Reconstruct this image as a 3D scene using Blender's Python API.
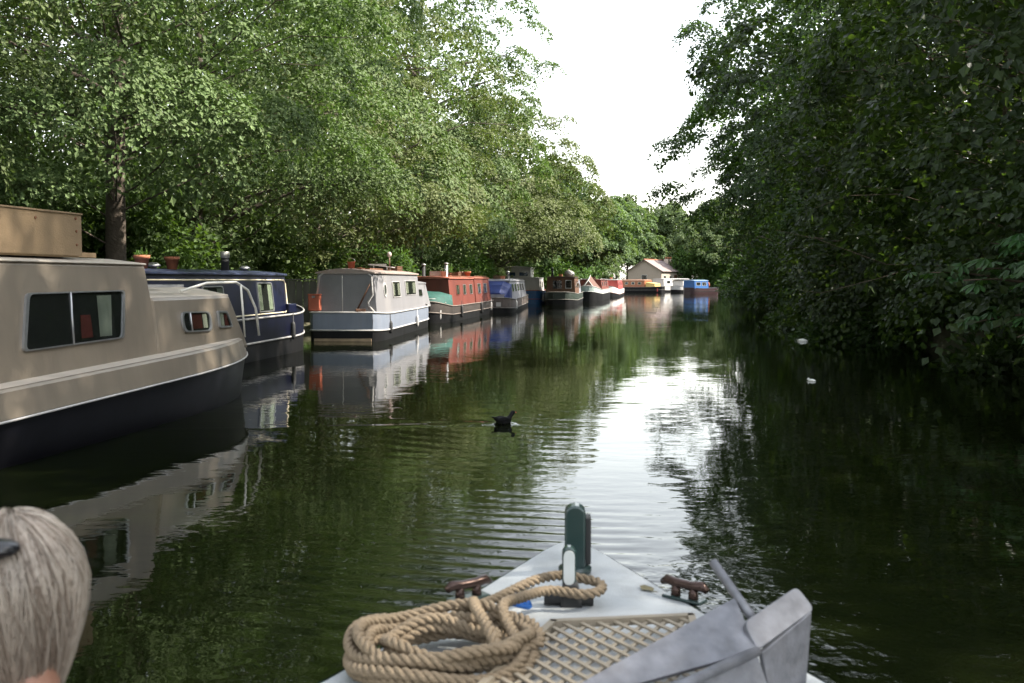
import bpy, bmesh, math, random
import numpy as np
from mathutils import Vector, Matrix
R = math.radians
scene = bpy.context.scene
for o in list(bpy.data.objects): bpy.data.objects.remove(o)
COL = scene.collection

# ---------------------------------------------------------------- camera, sky, sun, exposure
EYE = 1.6
FPX = 995.56
PITCH = math.atan(61.5 / FPX)
cam_d = bpy.data.cameras.new('camera'); cam = bpy.data.objects.new('camera', cam_d); COL.objects.link(cam)
cam.location = (0, 0, EYE); cam.rotation_euler = (R(90) - PITCH, 0, 0)
cam_d.lens = 35; cam_d.sensor_width = 36; cam_d.clip_end = 3000; cam_d.clip_start = 0.05
cam_d.dof.use_dof = True; cam_d.dof.focus_distance = 24; cam_d.dof.aperture_fstop = 7.0
scene.camera = cam
SUN_AZ, SUN_EL = 92, 46           # azimuth from +Y towards +X
world = bpy.data.worlds.new('World'); scene.world = world; world.use_nodes = True
wn = world.node_tree.nodes; wl = world.node_tree.links
bg = wn['Background']
sky = wn.new('ShaderNodeTexSky'); sky.sky_type = 'NISHITA'; sky.sun_disc = False
sky.sun_elevation = R(SUN_EL); sky.sun_rotation = R(SUN_AZ)
sky.air_density = 1.6; sky.dust_density = 0.8; sky.ozone_density = 1.0
hs = wn.new('ShaderNodeHueSaturation'); hs.inputs['Saturation'].default_value = 0.3
wl.new(sky.outputs[0], hs.inputs['Color']); wl.new(hs.outputs[0], bg.inputs[0])
bg.inputs[1].default_value = 0.15
sl = bpy.data.lights.new('sun', 'SUN'); sun = bpy.data.objects.new('sun', sl); COL.objects.link(sun)
sl.energy = 4.2; sl.angle = R(0.6); sl.color = (1.0, 0.93, 0.82)
sd = Vector((math.cos(R(SUN_EL)) * math.sin(R(SUN_AZ)), math.cos(R(SUN_EL)) * math.cos(R(SUN_AZ)), math.sin(R(SUN_EL))))
sun.rotation_euler = sd.to_track_quat('Z', 'Y').to_euler(); sun.location = sd * 60
scene.view_settings.view_transform = 'Standard'; scene.view_settings.look = 'None'
scene.view_settings.gamma = 1.0; scene.view_settings.exposure = 1.85
scene.cycles.max_bounces = 4; scene.cycles.adaptive_threshold = 0.02; scene.cycles.transparent_max_bounces = 12
scene.cycles.diffuse_bounces = 2; scene.cycles.glossy_bounces = 2; scene.cycles.transmission_bounces = 3
scene.cycles.caustics_reflective = False; scene.cycles.caustics_refractive = False

# ---------------------------------------------------------------- helpers
def at(px, py, Y):
    u = (px - 512) / FPX; v = -(py - 341.5) / FPX
    d = (u, math.cos(PITCH) + v * math.sin(PITCH), -math.sin(PITCH) + v * math.cos(PITCH))
    t = Y / d[1]
    return Vector((d[0] * t, Y, EYE + d[2] * t))

def tag(o, label=None, cat=None, group=None, kind=None):
    if label: o['label'] = label
    if cat: o['category'] = cat
    if group: o['group'] = group
    if kind: o['kind'] = kind
    return o

def empty(name, loc=(0, 0, 0), rz=0, label=None, cat=None, group=None):
    o = bpy.data.objects.new(name, None); COL.objects.link(o)
    o.location = loc; o.rotation_euler = (0, 0, rz); o.empty_display_size = 0.2
    return tag(o, label, cat, group)

def link_mesh(name, me, mat=None, parent=None):
    if mat is not None and not me.materials: me.materials.append(mat)
    o = bpy.data.objects.new(name, me); COL.objects.link(o)
    if parent is not None: o.parent = parent
    return o

def np_mesh(name, V, Fc, smooth=False):
    """V (n,3) Fc (m,k) arrays"""
    me = bpy.data.meshes.new(name)
    n, m, k = len(V), len(Fc), Fc.shape[1]
    me.vertices.add(n); me.vertices.foreach_set('co', np.asarray(V, np.float32).ravel())
    me.loops.add(m * k); me.loops.foreach_set('vertex_index', np.asarray(Fc, np.int32).ravel())
    me.polygons.add(m); me.polygons.foreach_set('loop_start', np.arange(0, m * k, k, dtype=np.int32))
    me.polygons.foreach_set('loop_total', np.full(m, k, np.int32))
    me.polygons.foreach_set('use_smooth', np.full(m, smooth, bool))
    me.update(calc_edges=True)
    return me

class MB:
    def __init__(s): s.v = []; s.f = []; s.s = []
    def add(s, verts, faces, smooth=False):
        b = len(s.v); s.v += [tuple(p) for p in verts]
        for f in faces: s.f.append([b + i for i in f]); s.s.append(smooth)
        return s
    def box(s, c, d, rz=0, rx=0, ry=0):
        x, y, z = d[0] / 2, d[1] / 2, d[2] / 2
        m = Matrix.Translation(c) @ Matrix.Rotation(rz, 4, 'Z') @ Matrix.Rotation(rx, 4, 'X') @ Matrix.Rotation(ry, 4, 'Y')
        p = [m @ Vector((a, b, e)) for e in (-z, z) for b in (-y, y) for a in (-x, x)]
        return s.add(p, [(0, 2, 3, 1), (4, 5, 7, 6), (0, 1, 5, 4), (2, 6, 7, 3), (0, 4, 6, 2), (1, 3, 7, 5)])
    def tube(s, pts, r, n=8, cap=True, closed=False):
        pts = [Vector(p) for p in pts]; N = len(pts)
        rr = r if isinstance(r, (list, tuple)) else [r] * N
        up = None; ring = []
        for i in range(N):
            if closed: t = pts[(i + 1) % N] - pts[i - 1]
            else: t = pts[min(i + 1, N - 1)] - pts[max(i - 1, 0)]
            t.normalize()
            if up is None:
                up = Vector((0, 0, 1)) if abs(t.z) < .9 else Vector((1, 0, 0))
            a = (up - t * up.dot(t)); a.normalize(); b = t.cross(a); up = a
            ring.append([pts[i] + (a * math.cos(2 * math.pi * k / n) + b * math.sin(2 * math.pi * k / n)) * rr[i] for k in range(n)])
        V = [p for q in ring for p in q]; Fc = []
        for i in range(N if closed else N - 1):
            j = (i + 1) % N
            for k in range(n):
                Fc.append((i * n + k, i * n + (k + 1) % n, j * n + (k + 1) % n, j * n + k))
        s.add(V, Fc, True)
        if cap and not closed:
            b = len(s.v) - len(V)
            s.f.append([b + k for k in range(n)][::-1]); s.s.append(False)
            s.f.append([b + (N - 1) * n + k for k in range(n)]); s.s.append(False)
        return s
    def lathe(s, prof, c=(0, 0, 0), n=16):
        V = [(c[0] + r * math.cos(2 * math.pi * k / n), c[1] + r * math.sin(2 * math.pi * k / n), c[2] + z) for r, z in prof for k in range(n)]
        Fc = [(i * n + k, i * n + (k + 1) % n, (i + 1) * n + (k + 1) % n, (i + 1) * n + k) for i in range(len(prof) - 1) for k in range(n)]
        s.add(V, Fc, True); b = len(s.v) - len(V)
        if prof[0][0] > 1e-6: s.f.append([b + k for k in range(n)][::-1]); s.s.append(False)
        if prof[-1][0] > 1e-6: s.f.append([b + (len(prof) - 1) * n + k for k in range(n)]); s.s.append(False)
        return s
    def slab(s, poly, n, t):
        """polygon (3D points) extruded by n*t"""
        n = Vector(n).normalized(); N = len(poly); p = [Vector(q) for q in poly]
        V = p + [q + n * t for q in p]
        Fc = [tuple(range(N))[::-1], tuple(range(N, 2 * N))] + [(i, (i + 1) % N, N + (i + 1) % N, N + i) for i in range(N)]
        return s.add(V, Fc)
    def ring(s, outer, inner, n, t):
        n = Vector(n).normalized(); N = len(outer); o = [Vector(q) for q in outer]; i_ = [Vector(q) for q in inner]
        V = o + i_ + [q + n * t for q in o] + [q + n * t for q in i_]
        Fc = []
        for k in range(N):
            l = (k + 1) % N
            Fc += [(2 * N + k, 2 * N + l, 3 * N + l, 3 * N + k), (k, l, 2 * N + l, 2 * N + k), (N + l, N + k, 3 * N + k, 3 * N + l)]
        return s.add(V, Fc)
    def loft(s, secs, smooth=True, caps=(False, False), closed=False):
        n = len(secs[0]); V = [p for q in secs for p in q]; m = n if closed else n - 1
        Fc = [(i * n + k, i * n + (k + 1) % n, (i + 1) * n + (k + 1) % n, (i + 1) * n + k) for i in range(len(secs) - 1) for k in range(m)]
        s.add(V, Fc, smooth); b = len(s.v) - len(V)
        if caps[0]: s.f.append([b + k for k in range(n)][::-1]); s.s.append(False)
        if caps[1]: s.f.append([b + (len(secs) - 1) * n + k for k in range(n)]); s.s.append(False)
        return s
    def ell(s, c, r, nu=14, nv=9):
        V = []; Fc = []
        for i in range(nv + 1):
            t = math.pi * i / nv
            for k in range(nu):
                p = 2 * math.pi * k / nu
                V.append((c[0] + r[0] * math.sin(t) * math.cos(p), c[1] + r[1] * math.sin(t) * math.sin(p), c[2] + r[2] * math.cos(t)))
        for i in range(nv):
            for k in range(nu): Fc.append((i * nu + k, (i + 1) * nu + k, (i + 1) * nu + (k + 1) % nu, i * nu + (k + 1) % nu))
        return s.add(V, Fc, True)
    def mesh(s, name):
        me = bpy.data.meshes.new(name); me.from_pydata(s.v, [], s.f)
        me.polygons.foreach_set('use_smooth', s.s)
        bm = bmesh.new(); bm.from_mesh(me); bmesh.ops.recalc_face_normals(bm, faces=bm.faces); bm.to_mesh(me); bm.free()
        me.update(); return me
    def build(s, name, mat, parent=None, bevel=0):
        o = link_mesh(name, s.mesh(name), mat, parent)
        if bevel:
            b = o.modifiers.new('bevel', 'BEVEL'); b.width = bevel; b.segments = 2; b.limit_method = 'ANGLE'; b.angle_limit = R(40)
        return o

def rounded(poly, r, k=4):
    out = []; N = len(poly); P = [Vector(p) for p in poly]
    for i in range(N):
        p, a, b = P[i], P[i - 1], P[(i + 1) % N]
        da = (a - p).normalized(); db = (b - p).normalized()
        rr = min(r, (a - p).length * .48, (b - p).length * .48)
        s, e = p + da * rr, p + db * rr
        for j in range(k + 1):
            t = j / k; out.append(s * (1 - t) ** 2 + p * 2 * t * (1 - t) + e * t * t)
    return out
def inset(poly, w):
    P = [Vector(p) for p in poly]; c = sum(P, Vector()) / len(P); out = []
    for p in P:
        d = c - p; L = d.length; out.append(p + d * min(.8, w * 1.25 / max(L, 1e-5)))
    return out

# ---------------------------------------------------------------- materials
MATS = {}
def mat(name, col, rough=.6, metal=0, var=.12, scale=6, bump=.0, bscale=60, spec=.5, dirt=0, dirtcol=(.09, .075, .05), streak=False, coat=0):
    if name in MATS: return MATS[name]
    m = bpy.data.materials.new(name); m.use_nodes = True; nt = m.node_tree; N = nt.nodes; L = nt.links
    b = N['Principled BSDF']; b.inputs['Roughness'].default_value = rough; b.inputs['Metallic'].default_value = metal
    b.inputs['Specular IOR Level'].default_value = spec; b.inputs['Coat Weight'].default_value = coat
    tc = N.new('ShaderNodeTexCoord'); mp = N.new('ShaderNodeMapping'); L.new(tc.outputs['Object'], mp.inputs[0])
    if streak: mp.inputs['Scale'].default_value = (1, 1, .16)
    nz = N.new('ShaderNodeTexNoise'); nz.inputs['Scale'].default_value = scale; nz.inputs['Detail'].default_value = 6
    L.new(mp.outputs[0], nz.inputs[0])
    mr = N.new('ShaderNodeMapRange'); mr.inputs[1].default_value = .25; mr.inputs[2].default_value = .75
    mr.inputs[3].default_value = 1 - var; mr.inputs[4].default_value = 1 + var; L.new(nz.outputs[0], mr.inputs[0])
    mx = N.new('ShaderNodeMix'); mx.data_type = 'RGBA'; mx.blend_type = 'MULTIPLY'; mx.inputs[0].default_value = 1
    mx.inputs[6].default_value = (*col, 1); L.new(mr.outputs[0], mx.inputs[7])
    out = mx.outputs[2]
    if dirt:
        n2 = N.new('ShaderNodeTexNoise'); n2.inputs['Scale'].default_value = scale * .6; n2.inputs['Detail'].default_value = 9; n2.inputs['Roughness'].default_value = .7
        L.new(mp.outputs[0], n2.inputs[0])
        r2 = N.new('ShaderNodeMapRange'); r2.inputs[1].default_value = .48; r2.inputs[2].default_value = .72; r2.inputs[4].default_value = dirt
        L.new(n2.outputs[0], r2.inputs[0])
        m2 = N.new('ShaderNodeMix'); m2.data_type = 'RGBA'; L.new(r2.outputs[0], m2.inputs[0]); L.new(out, m2.inputs[6]); m2.inputs[7].default_value = (*dirtcol, 1)
        out = m2.outputs[2]
        rr = N.new('ShaderNodeMapRange'); rr.inputs[3].default_value = rough; rr.inputs[4].default_value = min(1, rough + .3); L.new(r2.outputs[0], rr.inputs[0]); L.new(rr.outputs[0], b.inputs['Roughness'])
    L.new(out, b.inputs['Base Color'])
    if bump:
        n3 = N.new('ShaderNodeTexNoise'); n3.inputs['Scale'].default_value = bscale; n3.inputs['Detail'].default_value = 4; L.new(tc.outputs['Object'], n3.inputs[0])
        bp = N.new('ShaderNodeBump'); bp.inputs['Strength'].default_value = bump; bp.inputs['Distance'].default_value = .02
        L.new(n3.outputs[0], bp.inputs['Height']); L.new(bp.outputs[0], b.inputs['Normal'])
    MATS[name] = m; return m

def leafmat(name, c1, c2, trans=.35, tcol=None, rough=.58, spec=.2):
    m = bpy.data.materials.new(name); m.use_nodes = True; nt = m.node_tree; N = nt.nodes; L = nt.links
    b = N['Principled BSDF']; out = N['Material Output']
    g = N.new('ShaderNodeNewGeometry')
    cr = N.new('ShaderNodeMix'); cr.data_type = 'RGBA'; L.new(g.outputs['Random Per Island'], cr.inputs[0])
    cr.inputs[6].default_value = (*c1, 1); cr.inputs[7].default_value = (*c2, 1)
    oi = N.new('ShaderNodeObjectInfo'); hsv = N.new('ShaderNodeHueSaturation'); tc = N.new('ShaderNodeTexCoord'); nz = N.new('ShaderNodeTexNoise'); nz.inputs['Scale'].default_value = .55; nz.inputs['Detail'].default_value = 3; L.new(tc.outputs['Object'], nz.inputs[0]); mn = N.new('ShaderNodeMapRange'); mn.inputs[1].default_value = .3; mn.inputs[2].default_value = .7; mn.inputs[3].default_value = .78; mn.inputs[4].default_value = 1.22; L.new(nz.outputs[0], mn.inputs[0]); mm = N.new('ShaderNodeMath'); mm.operation = 'MULTIPLY'; L.new(mn.outputs[0], mm.inputs[1])
    mr = N.new('ShaderNodeMapRange'); L.new(oi.outputs['Random'], mr.inputs[0]); mr.inputs[3].default_value = .82; mr.inputs[4].default_value = 1.15
    mh = N.new('ShaderNodeMapRange'); L.new(oi.outputs['Random'], mh.inputs[0]); mh.inputs[3].default_value = .485; mh.inputs[4].default_value = .51
    L.new(mr.outputs[0], mm.inputs[0]); L.new(mm.outputs[0], hsv.inputs['Value']); L.new(mh.outputs[0], hsv.inputs['Hue']); L.new(cr.outputs[2], hsv.inputs['Color'])
    L.new(hsv.outputs[0], b.inputs['Base Color']); b.inputs['Roughness'].default_value = rough; b.inputs['Specular IOR Level'].default_value = spec
    t = N.new('ShaderNodeBsdfTranslucent')
    m2 = N.new('ShaderNodeMix'); m2.data_type = 'RGBA'; m2.blend_type = 'MULTIPLY'; m2.inputs[0].default_value = 1
    L.new(hsv.outputs[0], m2.inputs[6]); m2.inputs[7].default_value = (*(tcol or (1.5, 1.6, .6)), 1); L.new(m2.outputs[2], t.inputs[0])
    ms = N.new('ShaderNodeMixShader'); ms.inputs[0].default_value = trans; L.new(b.outputs[0], ms.inputs[1]); L.new(t.outputs[0], ms.inputs[2])
    L.new(ms.outputs[0], out.inputs[0]); MATS[name] = m; return m

def glassmat(name, tint=(.75, .78, .76)):
    m = bpy.data.materials.new(name); m.use_nodes = True; nt = m.node_tree; N = nt.nodes; L = nt.links
    N.remove(N['Principled BSDF']); t = N.new('ShaderNodeBsdfTransparent'); t.inputs[0].default_value = (*tint, 1)
    g = N.new('ShaderNodeBsdfGlossy'); g.inputs['Roughness'].default_value = .03
    fr = N.new('ShaderNodeFresnel'); fr.inputs[0].default_value = 1.5; ms = N.new('ShaderNodeMixShader')
    ge = N.new('ShaderNodeNewGeometry'); iv = N.new('ShaderNodeMath'); iv.operation = 'SUBTRACT'; iv.inputs[0].default_value = 1; L.new(ge.outputs['Backfacing'], iv.inputs[1])
    mu = N.new('ShaderNodeMath'); mu.operation = 'MULTIPLY'; L.new(iv.outputs[0], mu.inputs[0]); L.new(fr.outputs[0], mu.inputs[1]); L.new(mu.outputs[0], ms.inputs[0]); L.new(t.outputs[0], ms.inputs[1]); L.new(g.outputs[0], ms.inputs[2]); L.new(ms.outputs[0], N['Material Output'].inputs[0])
    MATS[name] = m; return m

glass = glassmat('window_glass')
blackhull = mat('black_bitumen', (.007, .007, .008), .55, var=.3, dirt=.25, dirtcol=(.03, .025, .02), streak=True, spec=.2)
dark_in = mat('unlit_inside_black', (.012, .011, .010), .8)  # near-black colour standing in for the unlit space behind windows
alu = mat('aluminium', (.42, .42, .42), .38, .85, var=.15)
cream_line = mat('cream_paint', (.62, .55, .38), .45)
white_paint = mat('white_paint', (.42, .405, .39), .4, dirt=.25, dirtcol=(.35, .32, .26), streak=True)
rubber = mat('black_rubber', (.02, .02, .02), .7)
bark = mat('bark', (.075, .058, .042), .9, var=.4, scale=4, bump=1, bscale=18, streak=True)
bark_pale = mat('bark_pale', (.085, .062, .042), .9, var=.35, scale=4, bump=1, bscale=18, streak=True)
leaf_ash = leafmat('leaf_ash', (.080, .120, .044), (.130, .175, .072), .22, (1.2, 1.5, .6), rough=.62)
leaf_olive = leafmat('leaf_olive', (.095, .122, .044), (.145, .172, .072), .22, (1.2, 1.5, .6), rough=.62)
leaf_mid = leafmat('leaf_mid', (.050, .100, .026), (.085, .145, .040), .35)
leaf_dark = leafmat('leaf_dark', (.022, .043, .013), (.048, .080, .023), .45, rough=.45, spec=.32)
leaf_far = leafmat('leaf_far', (.075, .115, .048), (.115, .155, .066), .3)
leaf_chestnut = leafmat('leaf_chestnut', (.040, .105, .032), (.060, .135, .042), .35, rough=.45, spec=.35)
terracotta = mat('terracotta', (.33, .12, .06), .85, var=.15)
rust = mat('rusty_steel', (.16, .065, .03), .85, var=.35, scale=12)
wood_dark = mat('brown_wood', (.10, .045, .022), .6, var=.3, streak=True)
grey_timber = mat('grey_timber', (.16, .15, .135), .85, var=.3, streak=True)

# ---------------------------------------------------------------- banks, ground, water
LEFT = [(-7.3, -40), (-7.0, 5), (-7.0, 15), (-6.9, 22), (-6.3, 27), (-5.6, 34), (-4.9, 41), (-2.9, 50), (-1.0, 60), (2.2, 75), (6.0, 90), (9.4, 105), (11.2, 120), (12.6, 131), (19, 139), (27, 143), (45, 158), (80, 185)]
RIGHT = [(9.3, -40), (9.3, 5), (9.4, 15), (9.9, 24), (11.6, 38), (15.0, 57), (20.5, 82), (27, 105), (38, 125), (58, 147), (90, 172)]
poly = np.array(LEFT + RIGHT[::-1], float)
def canal_sd(X, Y):
    """signed distance to the canal outline, negative in the water"""
    d = np.full(X.shape, 1e9); ins = np.zeros(X.shape, bool); n = len(poly)
    for i in range(n):
        ax, ay = poly[i]; bx, by = poly[(i + 1) % n]
        vx, vy = bx - ax, by - ay
        t = np.clip(((X - ax) * vx + (Y - ay) * vy) / (vx * vx + vy * vy), 0, 1)
        d = np.minimum(d, np.hypot(X - ax - t * vx, Y - ay - t * vy))
        c = ((ay > Y) != (by > Y)) & (X < (bx - ax) * (Y - ay) / (by - ay + 1e-12) + ax); ins ^= c
    return np.where(ins, -d, d)
def vnoise(X, Y, s, seed):
    r = np.random.default_rng(seed); Z = np.zeros(X.shape)
    for k in range(7):
        a = r.uniform(0, 6.28); f = s * r.uniform(.5, 1.9); Z += np.sin((X * math.cos(a) + Y * math.sin(a)) * f + r.uniform(0, 6.28)) / 7
    return Z
def ground_z(X, Y):
    sdv = canal_sd(X, Y)
    z = np.clip((sdv + .35) / .55, 0, 1) * 1.35 - .95
    z += np.clip(sdv - .5, 0, 60) * .012 + vnoise(X, Y, 1.1, 3) * .05 * (sdv > 0)
    right = np.clip((X - np.interp(Y, [p[1] for p in RIGHT], [p[0] for p in RIGHT])), 0, 12)
    return z + right * .10
gx = np.unique(np.concatenate([np.linspace(-900, -40, 14), np.arange(-40, 75, .9), np.linspace(75, 900, 14)]))
gy = np.unique(np.concatenate([np.linspace(-500, -20, 9), np.arange(-20, 190, 1.0), np.linspace(190, 1400, 14)]))
GX, GY = np.meshgrid(gx, gy); GZ = ground_z(GX, GY)
def gridfaces(ny, nx):
    i = np.arange(ny - 1)[:, None] * nx + np.arange(nx - 1)[None, :]
    return np.stack([i, i + 1, i + nx + 1, i + nx], -1).reshape(-1, 4)
earth = mat('bank_earth', (.055, .050, .026), .95, var=.4, scale=1.5, bump=.6, bscale=9, dirt=.7, dirtcol=(.04, .065, .02))
tag(link_mesh('ground', np_mesh('ground', np.stack([GX, GY, GZ], -1).reshape(-1, 3), gridfaces(len(gy), len(gx)), True), earth), kind='structure')

# water: real ripples in the mesh, finest near the boat
wy = np.concatenate([np.linspace(-38, 1.2, 30)[:-1], 1.2 * 1.0092 ** np.arange(0, 560)])
wy = wy[wy < 178]
xl = np.interp(wy, [p[1] for p in LEFT], [p[0] for p in LEFT]) - .6
xr = np.interp(wy, [p[1] for p in RIGHT], [p[0] for p in RIGHT]) + .6
uu = np.linspace(0, 1, 260)
WX = xl[:, None] + (xr - xl)[:, None] * uu[None]; WY = np.repeat(wy[:, None], len(uu), 1)
fall = np.clip(1.25 - WY / 42, .12, 1)
patch = np.clip(.55 + 1.3 * vnoise(WX, WY * .6, .55, 8), .15, 1.4)
WZ = .0011 * patch * fall * (vnoise(WX, WY * 1.5, 7.5, 11) + .8 * vnoise(WX, WY * 1.6, 12, 12))
WZ += .003 * vnoise(WX, WY * 1.2, 2.4, 13) * fall
def rings(cx, cy, lam, amp, r0, r1, az, width):
    dx, dy = WX - cx, WY - cy; r = np.hypot(dx, dy); th = np.arctan2(dy, dx)
    da = np.abs((th - az + math.pi) % (2 * math.pi) - math.pi)
    env = np.exp(-((r - (r0 + r1) / 2) / ((r1 - r0) / 2)) ** 4) * np.exp(-(da / width) ** 2)
    return amp * env * np.sin(2 * math.pi * r / lam + .9 * vnoise(WX, WY, 1.3, 21))
WZ += rings(1.3, 11.5, .20, .0065, 4.4, 7.4, R(-103), R(7))      # ripple train left of the bow
WZ += rings(1.6, 14.0, .30, .0012, 2.0, 7.0, R(-118), R(20))
chop = np.exp(-((WX - .95) / .4) ** 2 - ((WY - 4.7) / 1.6) ** 2)   # bow chop on the right
WZ += chop * .009 * (vnoise(WX, WY, 16, 31) + .8 * vnoise(WX, WY, 26, 32))
chop2 = np.exp(-((WX + .6) / .8) ** 2 - ((WY - 3.2) / .9) ** 2)
WZ += chop2 * .0035 * (vnoise(WX, WY, 14, 33) + .7 * vnoise(WX, WY, 23, 34))
DUCK = (-.09, 11.0)
ddx, ddy = WX - DUCK[0], WY - DUCK[1]
for sgn in (1, -1):                                                  # the bird's V wake
    a = R(176) + sgn * R(11); along = ddx * math.cos(a) + ddy * math.sin(a); ac = -ddx * math.sin(a) + ddy * math.cos(a)
    WZ += .016 * np.exp(-(ac / .055) ** 2) * np.exp(-np.clip(along, 0, 9) / (1.1 if sgn < 0 else 2.4)) * (along > -.12)
WZ += .012 * np.exp(-(np.hypot(ddx, ddy * .8) / .26) ** 2) * np.sin(np.hypot(ddx, ddy) * 46)
wm = bpy.data.materials.new('canal_water'); wm.use_nodes = True
N = wm.node_tree.nodes; L = wm.node_tree.links; b = N['Principled BSDF']
b.inputs['Base Color'].default_value = (.0035, .0050, .0014, 1); b.inputs['Roughness'].default_value = .025; b.inputs['IOR'].default_value = 1.36
tc = N.new('ShaderNodeTexCoord'); mp = N.new('ShaderNodeMapping'); mp.inputs['Scale'].default_value = (1, 1.5, 1); L.new(tc.outputs['Object'], mp.inputs[0])
n1 = N.new('ShaderNodeTexNoise'); n1.inputs['Scale'].default_value = 3.2; n1.inputs['Detail'].default_value = 2.5; L.new(mp.outputs[0], n1.inputs[0])
n2 = N.new('ShaderNodeTexNoise'); n2.inputs['Scale'].default_value = .22; n2.inputs['Detail'].default_value = 2; L.new(tc.outputs['Object'], n2.inputs[0])
mr = N.new('ShaderNodeMapRange'); mr.inputs[1].default_value = .35; mr.inputs[2].default_value = .7; mr.inputs[3].default_value = .25; mr.inputs[4].default_value = 1.0; L.new(n2.outputs[0], mr.inputs[0])
ml = N.new('ShaderNodeMath'); ml.operation = 'MULTIPLY'; L.new(n1.outputs[0], ml.inputs[0]); L.new(mr.outputs[0], ml.inputs[1])
bp = N.new('ShaderNodeBump'); bp.inputs['Strength'].default_value = 1; bp.inputs['Distance'].default_value = .0045; L.new(ml.outputs[0], bp.inputs['Height']); L.new(bp.outputs[0], b.inputs['Normal'])
vd = N.new('ShaderNodeVectorMath'); vd.operation = 'DISTANCE'; vd.inputs[1].default_value = (.9, 4.5, 0); L.new(tc.outputs['Object'], vd.inputs[0])
mk = N.new('ShaderNodeMapRange'); mk.interpolation_type = 'SMOOTHSTEP'; mk.inputs[1].default_value = .3; mk.inputs[2].default_value = 1.5; mk.inputs[3].default_value = 1; mk.inputs[4].default_value = 0; L.new(vd.outputs['Value'], mk.inputs[0])
n4 = N.new('ShaderNodeTexNoise'); n4.inputs['Scale'].default_value = 8; n4.inputs['Detail'].default_value = 2; L.new(tc.outputs['Object'], n4.inputs[0])
m4 = N.new('ShaderNodeMath'); m4.operation = 'MULTIPLY'; L.new(n4.outputs[0], m4.inputs[0]); L.new(mk.outputs[0], m4.inputs[1])
b4 = N.new('ShaderNodeBump'); b4.inputs['Strength'].default_value = 1; b4.inputs['Distance'].default_value = .016; L.new(m4.outputs[0], b4.inputs['Height']); L.new(bp.outputs[0], b4.inputs['Normal']); L.new(b4.outputs[0], b.inputs['Normal'])
tag(link_mesh('water', np_mesh('water', np.stack([WX, WY, WZ], -1).reshape(-1, 3), gridfaces(len(wy), len(uu)), True), wm), kind='structure')

# ---------------------------------------------------------------- trees
def leaf_mesh(name, P, D, Nn, Ls, Wd):
    """rhombic folded leaves: P base, D direction, Nn normal (arrays)"""
    D = D / np.linalg.norm(D, axis=1, keepdims=True)
    S = np.cross(D, Nn); S /= np.linalg.norm(S, axis=1, keepdims=True) + 1e-9
    U = np.cross(S, D)
    n = len(P); V = np.empty((n, 4, 3), np.float32)
    V[:, 0] = P; V[:, 2] = P + D * Ls[:, None] - U * (Ls * .12)[:, None]
    mid = P + D * (Ls * .45)[:, None] + U * (Ls * .06)[:, None]
    V[:, 1] = mid + S * Wd[:, None]; V[:, 3] = mid - S * Wd[:, None]
    i = np.arange(n)[:, None] * 4
    Fc = np.concatenate([i + np.array([[0, 1, 2]]), i + np.array([[0, 2, 3]])], 0)
    return np_mesh(name, V.reshape(-1, 3), Fc)

def crown_points(rng, h, r, zb, ncl, lean=(0, 0), shell=.42, peak=.36):
    t = rng.random(ncl) ** 1.25
    prof = np.where(t < peak, .62 + .38 * np.sin(t / peak * math.pi / 2), np.clip(1 - ((t - peak) / (1 - peak)) ** 1.9, 0, 1) ** .72)
    az = rng.uniform(0, 2 * math.pi, ncl); p1, p2, p3 = rng.uniform(0, 6.28, 3)
    lobe = 1 + .20 * np.sin(3 * az + p1 + 5 * t) + .14 * np.sin(5 * az + p2 - 9 * t) + .10 * np.sin(2 * az + p3 + 14 * t)
    rad = r * prof * lobe * rng.random(ncl) ** shell
    z = zb + (h - zb) * t
    C = np.stack([rad * np.cos(az), rad * np.sin(az), z - .05 * rad ** 1.2], 1)
    w = (1 - t) ** .7
    C[:, 0] += lean[0] * w; C[:, 1] += lean[1] * w
    C[:, 2] = np.maximum(C[:, 2], .45)
    return C, az, t

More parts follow.
